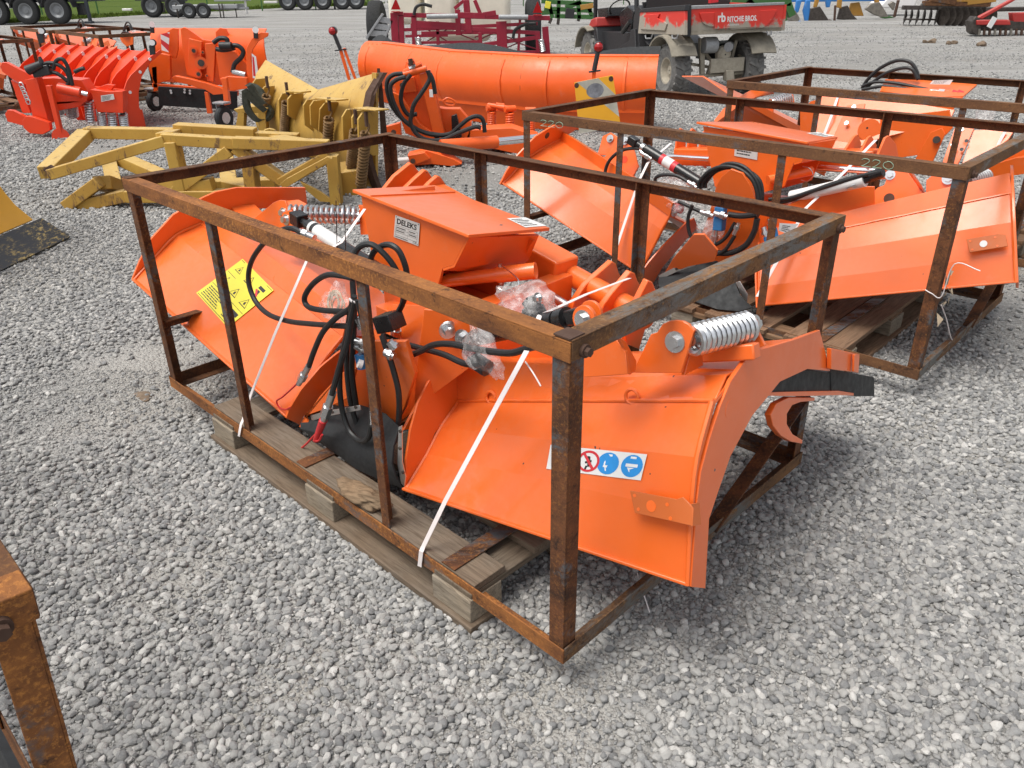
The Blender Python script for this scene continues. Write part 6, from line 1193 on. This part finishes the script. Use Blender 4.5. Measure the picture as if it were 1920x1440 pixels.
# ------------------------------------------------------------------ crimson field sprayer
sy = root('field_sprayer', atz(880, 112, 0), 'crimson folded boom sprayer with cream tank and grey steps', 'sprayer'); r = sy
SY = 16.6; v_ = lambda x, y, d=0: vy(x, y, SY+d)
def sb(x0, y0, x1, y1, a=.07, b=.07, d=0, mt='crimson', nm='boom_bar'): MB().bar(v_(x0, y0, d), v_(x1, y1, d), a, b, YN).build(nm, M[mt], r, .004)
for args in ((739, 24, 742, 84, .14, .10), (752, 28, 754, 84, .10, .08), (776, 30, 778, 86, .10, .08), (1022, 50, 1026, 102, .12, .10), (1008, 60, 1010, 98, .09, .08), (757, 28, 1031, 34, .08, .08), (778, 42, 880, 48, .07, .07), (770, 48, 1012, 62), (790, 62, 960, 60, .06, .06), (756, 56, 1008, 44, .06, .06), (846, 92, 1006, 70), (800, 96, 1024, 98, .06, .06), (780, 80, 900, 78, .05, .05), (858, 18, 860, 66, .10, .09), (874, 0, 880, 62, .12, .09), (890, 0, 904, 34, .07, .07), (905, 28, 930, 24, .09, .09), (862, 28, 910, 30, .10, .10), (738, 26, 756, 26, .08, .08), (738, 84, 760, 86, .08, .08), (852, 16, 876, -4, .06, .06), (900, 60, 902, 96, .07, .07), (940, 40, 942, 96, .20, .12), (975, 36, 972, 96, .05, .05), (820, 40, 822, 94, .06, .06), (760, 68, 840, 66, .05, .05)): sb(*args)
for (x0, y0, x1, y1) in ((782, 44, 850, 84), (850, 48, 790, 84), (852, 60, 930, 92), (930, 60, 860, 92), (940, 70, 1006, 92), (1006, 66, 944, 92), (880, 46, 960, 72), (960, 44, 890, 70)): sb(x0, y0, x1, y1, .022, .022, .05, 'crimson', 'boom_rod')
def tank(x0, y0, x1, y1, d, dep):
    a_, b_ = v_(x0, y0, d), v_(x1, y1, d); MB().box((a_+b_)/2+YN*dep/2, (Vec((1, 0, 0)), YN, UP), (abs(b_.x-a_.x)/2, dep/2, abs(b_.z-a_.z)/2)).build('tank', M['cream'], r, .12, seg=4)
tank(722, -50, 790, 46, .7, 1.2); tank(792, -50, 858, 66, .5, 1.2); tank(866, -50, 958, 66, .5, 1.3); tank(800, 52, 920, 78, .5, 1.0)
for (x, R_) in ((705, .30), (1000, .30)): tyre(r, Vec((v_(x, 70, 1.2).x, SY+1.5, .55)), (1, 0, 0), .55, .32, .26)
for (x0, y0, x1, y1) in ((687, 72, 718, 26), (722, 70, 736, 38)): sb(x0, y0, x1, y1, .04, .10, .0, 'grey_metal', 'step_side')
for k in range(3): sb(694+9*k, 62-13*k, 724+4*k, 64-12*k, .10, .03, .0, 'grey_metal', 'step')
for (x, y) in ((742, 8), (1008, 14)): MB().prism([v_(x-9, y+10, -.1), v_(x+9, y+10, -.1), v_(x, y-12, -.1)], YN*.02).build('reflector_triangle', M['lampred'], r); sb(x-8, y+14, x+8, y+14, .02, .09, -.1, 'lampred', 'tail_lamp')
for (x0, y0, x1, y1) in ((800, 31, 858, 30), (935, 32, 990, 32)): MB().cyl(v_(x0, y0, -.12), v_(x1, y1, -.12), .045, 12).build('ram', M['grey_metal'], r)
for (x0, x1, y0, y1) in ((783, 786, 70, 88), (1014, 1018, 74, 96)): MB().helix(v_(x0, y0, -.1), v_(x1, y1, -.1), .05, .012, 7, 6, 10).build('spring', M['zinc'], r)
hose(r, [v_(x, y, -.05) for x, y in ((776, 28), (780, 14), (792, 8), (810, 12))], .03); hose(r, [v_(x, y, -.05) for x, y in ((962, 72), (966, 56), (985, 46), (1005, 44))], .03)

# ------------------------------------------------------------------ green and tillage machines at the top
gm = root('green_implement', atz(1060, 44, 0), 'green farm implement with folded frame beyond the sprayer', 'farm implement'); r = gm; GY = 30
def gb(x0, y0, x1, y1, a=.14, mt='green', Yw=GY, nm='frame_beam'): MB().bar(vy(x0, y0, Yw), vy(x1, y1, Yw), a, a, YN).build(nm, M[mt], r, .01)
for args in ((1015, 2, 1112, 8), (1020, 16, 1110, 20), (1040, 30, 1112, 32), (1084, 0, 1086, 36), (1048, 0, 1046, 34), (1030, 8, 1036, 34), (1100, 6, 1110, 30), (1060, 14, 1090, 4), (1015, 24, 1050, 22)): gb(*args)
for (x0, y0, x1, y1) in ((1030, 44, 1034, 34), (1084, 40, 1086, 32), (1046, 46, 1048, 30)): gb(x0, y0, x1, y1, .10, 'steel_dark')
gb(1088, 14, 1112, 10, .16, 'ochre'); gb(1060, 24, 1076, 26, .30, 'plastic'); gb(1022, 8, 1032, 10, .22, 'stickyellow'); 
gm2 = root('green_implement', vy(1420, 30, 24)*1.0, 'green farm implement partly hidden behind the muddy cargo bed', 'farm implement'); r = gm2; gm2.location.z = 0; ORG[gm2] = Vec(gm2.location)
for args in ((1370, 6, 1482, 4, .2, 'green', 24), (1380, 0, 1382, 40, .16, 'green', 24), (1460, 0, 1470, 40, .16, 'green', 24), (1400, 0, 1410, 12, .2, 'ochre', 24), (1440, 2, 1446, 16, .18, 'blue', 24), (1476, 6, 1484, 30, .2, 'green', 24)): gb(*args)
pg = root('reversible_plough', atz(1560, 40, 0), 'blue and ochre plough with several brown and grey mouldboards', 'plough'); r = pg; PY = 30.5
def pp_(nm, pix, mt, Yw=PY, th=.12): MB().prism([vy(x, y, Yw) for x, y in pix], YN*th).build(nm, M[mt], r, .02)
for nm, pix, mt, dY in (('mouldboard', [(1516, 41), (1520, 16), (1538, 12), (1548, 28), (1557, 42)], 'steel_dark', 0), ('mouldboard', [(1570, 36), (1576, 14), (1590, 10), (1598, 26), (1610, 39)], 'steel_dark', .3), ('mouldboard', [(1590, 30), (1596, 6), (1612, 4), (1620, 30)], 'ochre', .6), ('mouldboard', [(1622, 17), (1634, 6), (1650, 4), (1660, 20), (1667, 33), (1652, 32), (1636, 26)], 'steel_soil', .2), ('mouldboard', [(1474, 38), (1480, 16), (1492, 20), (1500, 34), (1498, 42)], 'steel_soil', -.2),
        ('share', [(1488, 46), (1500, 39), (1514, 43), (1523, 47)], 'blue', -.3), ('share', [(1546, 41), (1556, 36), (1566, 40), (1557, 43)], 'steel_dark', 0), ('share', [(1650, 33), (1668, 30), (1680, 33), (1660, 35)], 'green', .2), ('leg', [(1494, 0), (1504, 0), (1498, 22), (1490, 28)], 'blue', 0), ('leg', [(1506, 20), (1512, 0), (1520, 0), (1518, 40), (1510, 42)], 'blue', .05), ('leg', [(1548, -4), (1560, -4), (1556, 14), (1550, 14)], 'blue', .1), ('leg', [(1530, -4), (1538, -4), (1532, 14), (1526, 14)], 'ochre', .1), ('leg', [(1572, -4), (1580, -4), (1578, 16), (1570, 14)], 'ochre', .2), ('leg', [(1640, -4), (1650, -4), (1648, 8), (1642, 8)], 'ochre', .3), ('frame_beam', [(1470, -2), (1660, -6), (1660, 2), (1470, 4)], 'blue', .5), ('leg', [(1566, 10), (1569, 10), (1567, 42), (1564, 42)], 'rust_dark', -.2), ('skim_share', [(1666, 8), (1674, 2), (1680, 6), (1676, 20)], 'steel_soil', .2), ('leg', [(1684, 0), (1688, 0), (1680, 32), (1676, 32)], 'rust_dark', .1)): pp_(nm, pix, mt, PY+dY)
wt = MB().prism([vy(x, y, 33) for x, y in [(1648, 15), (1664, -4), (1724, -8), (1716, 12), (1700, 15)]], YN*1.2).build('white_cover', M['tank_white'], None, .05); tag(wt, 'white covered machine part behind the grey mouldboard', 'machine cover')
dh = root('disc_harrow', atz(1760, 49, 0), 'dark disc harrow with two rows of discs and rusty frame', 'disc harrow'); r = dh; DY = 27.0
for i, x in enumerate((1697, 1708, 1720, 1732, 1744, 1756)): c_ = vy(x, 33, DY-.1*i); c_ = Vec((c_.x, c_.y, .26)); MB().lathe(c_, Vec((.93, -.36, 0)), [(.01, .05), (.14, .03), (.26, -.02), (.265, -.02), (.14, .015), (.01, .035)], 24).build('disc', M['steel_dark'], r)
for i, x in enumerate((1768, 1780, 1793, 1805, 1818, 1830, 1842, 1856)): c_ = vy(x, 35, DY-.6-.1*i); c_ = Vec((c_.x, c_.y, .26)); MB().lathe(c_, Vec((.95, .30, 0)), [(.01, .05), (.14, .03), (.26, -.02), (.265, -.02), (.14, .015), (.01, .035)], 24).build('disc', M['steel_dark'], r)
def db_(x0, y0, x1, y1, a=.10, mt='steel_dark'): MB().bar(vy(x0, y0, DY-.4), vy(x1, y1, DY-.4), a, a, YN).build('frame_beam', M[mt], r, .01)
for args in ((1692, 14, 1850, 16, .12), (1694, 36, 1860, 38, .05), (1730, 6, 1856, 8, .14, 'rust_far'), (1744, -4, 1790, 4, .18, 'rust_far'), (1770, 16, 1776, 34), (1812, 4, 1866, -2, .16, 'ochre'), (1726, 14, 1740, 0), (1830, 12, 1850, 26), (1800, 14, 1806, 36), (1790, -2, 1820, 2, .14, 'ochre')): db_(*args)
ti = root('power_harrow', atz(1880, 67, 0), 'red power harrow with dark tine housing at the right picture edge', 'power harrow'); r = ti; TY = 21.6
def tb2_(nm, pix, mt, d=0, th=.3): MB().prism([vy(x, y, TY+d) for x, y in pix], YN*th).build(nm, M[mt], r, .02)
tb2_('end_plate', [(1822, 60), (1823, 40), (1830, 30), (1838, 34), (1840, 62), (1830, 66)], 'steel_dark'); tb2_('housing', [(1828, 40), (1990, 38), (1990, 56), (1830, 58)], 'steel_dark', .1, .5); tb2_('top_cover', [(1832, 38), (1894, 37), (1896, 47), (1832, 47)], 'red', -.05, .3); tb2_('arm', [(1834, 34), (1838, 30), (1902, -4), (1912, -4), (1842, 36)], 'red', 0, .12); tb2_('frame', [(1898, 24), (1980, 22), (1980, 44), (1900, 42)], 'red', .1, .2); tb2_('roller_frame', [(1860, 14), (1990, 12), (1990, 20), (1860, 22)], 'steel_dark', .8, .3)
MB().bar(vy(1856, 40, TY-.07), vy(1864, 44, TY-.07), .25, .02, YN).build('label', M['label'], r)
for x in range(1836, 1990, 10): MB().bar(vy(x, 54, TY), vy(x-1, 66 if x % 20 else 68, TY), .05, .04, YN).build('tine', M['rust_dark' if x % 3 else 'steel_soil'], r)
for (x, y, s_, lb) in ((1748, 78, 5.5, 'second soil clump from the left of five on the far gravel'), (1779, 81, 4, 'third soil clump from the left of five on the far gravel'), (1789, 80, 4.5, 'fourth soil clump from the left of five on the far gravel'), (1841, 84, 6, 'largest soil clump, rightmost on the far gravel below the red harrow'), (1734, 78, 3.5, 'smallest soil clump, leftmost of five on the far gravel')):
    c_ = atz(x, y, .03); bb = bag('soil_clump', c_, (.014*s_, .012*s_, .010*s_), lb, 'soil', int(x), group='soil clumps on the far gravel'); bb['category'] = 'soil clump'; bb.children[0].name = 'soil'
bb = bag('soil_patch', atz(268, 742, .0), (.05, .022, .006), 'reddish brown soil patch on the gravel left of the nearest crate', 'soil', 31, (K1.ex, K1.ey, UP)); bb['category'] = 'soil'; bb.children[0].name = 'soil'
o = MB().box(atz(752, 302, .03), (Vec((.95, .25, 0)).normalized(), Vec((-.25, .95, 0)).normalized(), UP), (.11, .05, .025)).build('block', M['label'], None, .012); tag(o, 'small white block on the gravel under the long orange plow', 'block')

# ------------------------------------------------------------------ trailers, grass and fence far behind
def wheels(r, xs, py, Yw, R_, wd=.30):
    for x in xs: c_ = vy(x, py, Yw); tyre(r, Vec((c_.x, Yw, R_)), (0, 1, 0), R_, wd, R_*.55, 'tyre', 'rim')
def tbx(r, nm, x0, y0, x1, y1, Yw, th, mt, bev=.02):
    a_, b_ = vy(x0, y0, Yw), vy(x1, y1, Yw); MB().box((a_+b_)/2+YN*th/2, (Vec((1, 0, 0)), YN, UP), (abs(b_.x-a_.x)/2, th/2, abs(b_.z-a_.z)/2)).build(nm, M[mt], r, bev)
tr = root('semi_trailer', Vec((-19, 37, 0)), 'dark semi trailer with three large wheels at the top left', 'trailer'); wheels(tr, (-5, 52, 111), 27, 36.6, .53)
tbx(tr, 'chassis', -80, -40, 166, 3, 36.9, 1.6, 'truck'); tbx(tr, 'tool_box', 141, 6, 157, 28, 37.0, .5, 'plastic'); tbx(tr, 'landing_leg', 160, -6, 166, 42, 36.8, .14, 'truck'); tbx(tr, 'landing_foot', 158, 40, 172, 45, 36.7, .3, 'truck')
for x in (-5, 52, 111):
    c_ = vy(x, 27, 36.5); c_ = Vec((c_.x, 36.45, .53)); MB().loft([[c_+Vec((math.cos(t), 0, math.sin(t)))*.66+YN*d for d in (0, .5)] for t in [math.pi*(k/12*.9+.05) for k in range(13)]], .03).build('mudguard', M['plastic'], tr)
tr2 = root('tipper_trailer', Vec((-16, 42.5, 0)), 'dark truck trailer with paired wheels behind the small grey trailer', 'trailer'); wheels(tr2, (286, 330), 16, 42.4, .50); tbx(tr2, 'chassis', 244, -40, 350, 0, 42.8, 1.6, 'truck'); tbx(tr2, 'bumper', 228, 16, 246, 20, 42.6, .2, 'tank_white'); tbx(tr2, 'mudguard', 266, -4, 345, 3, 42.4, .5, 'plastic')
for x in (276, 322): tbx(tr2, 'suspension', x+14, 6, x+26, 24, 42.9, .6, 'steel_dark')
tt = root('small_trailer', Vec((-13.8, 40.6, 0)), 'small grey galvanised trailer with two white-rimmed wheels', 'trailer'); wheels(tt, (355, 382), 23, 40.5, .33, .2); tbx(tt, 'frame', 322, 10, 445, 16, 40.7, 1.2, 'grey_metal'); tbx(tt, 'drawbar', 400, 14, 465, 18, 40.9, .2, 'grey_metal')
for x in (330, 410, 440, 416): tbx(tt, 'prop_leg', x, 6, x+3, 34, 40.4+.01*x % .5, .1, 'steel_dark')
tbx(tt, 'deck_rail', 400, -4, 462, 2, 40.8, .8, 'grey_metal'); tbx(tt, 'white_post', 456, -6, 463, 26, 40.9, .2, 'tank_white')
tr3 = root('heavy_trailer', Vec((-11, 50.5, 0)), 'dark low trailer with five wheels at the top centre left', 'trailer'); wheels(tr3, (540, 572, 606, 642, 668), 8, 50.2, .50); tbx(tr3, 'chassis', 500, -40, 700, -3, 50.6, 1.6, 'truck'); tbx(tr3, 'coupling', 494, 2, 520, 6, 50.4, .3, 'tank_white'); tbx(tr3, 'leg', 624, -4, 629, 18, 50.4, .2, 'plastic')
edge = [atz(x, y, .004) for x, y in ((-320, 58), (0, 44), (60, 41), (250, 29), (470, 18), (560, 13), (700, 11))]
far_ = [Vec((p.x*2.6-10, p.y+160, .004)) for p in edge]
m_ = MB(); m_.loft([edge, far_]); tag(m_.build('grass', M['grass']), kind='structure')
tf = MB(); R_ = random.Random(8)
for k in range(5000):
    t = R_.uniform(0, 5.99); i = int(t); p = lerp(edge[i], edge[i+1], t-i)+Vec((R_.uniform(-.3, .3), R_.uniform(-.15, 9)*R_.random(), 0)); h = R_.uniform(.05, .20); s_ = R_.uniform(.02, .05)
    tf.add([p+Vec((-s_, 0, 0)), p+Vec((s_, R_.uniform(-.03, .03), 0)), p+Vec((R_.uniform(-.08, .08), R_.uniform(-.05, .05), h))], [(0, 1, 2)])
tag(tf.build('grass_tufts', M['grass']), kind='stuff')
fe = root('wire_fence', Vec((-19, 48, 0)), 'green wire fence with posts along the grass behind the trailers', 'fence')
fp = [Vec((x, 47.5+.1*(x+40), 0)) for x in range(-44, 8, 3)]
for p in fp: MB().bar(p, p+UP*1.9, .06, .06, YN).build('post', M['green'], fe)
for z in (.1, .35, .6, .85, 1.1, 1.35, 1.6, 1.85): MB().tube([p+UP*z for p in fp], .006, 4, 1).build('wire', M['green'], fe)
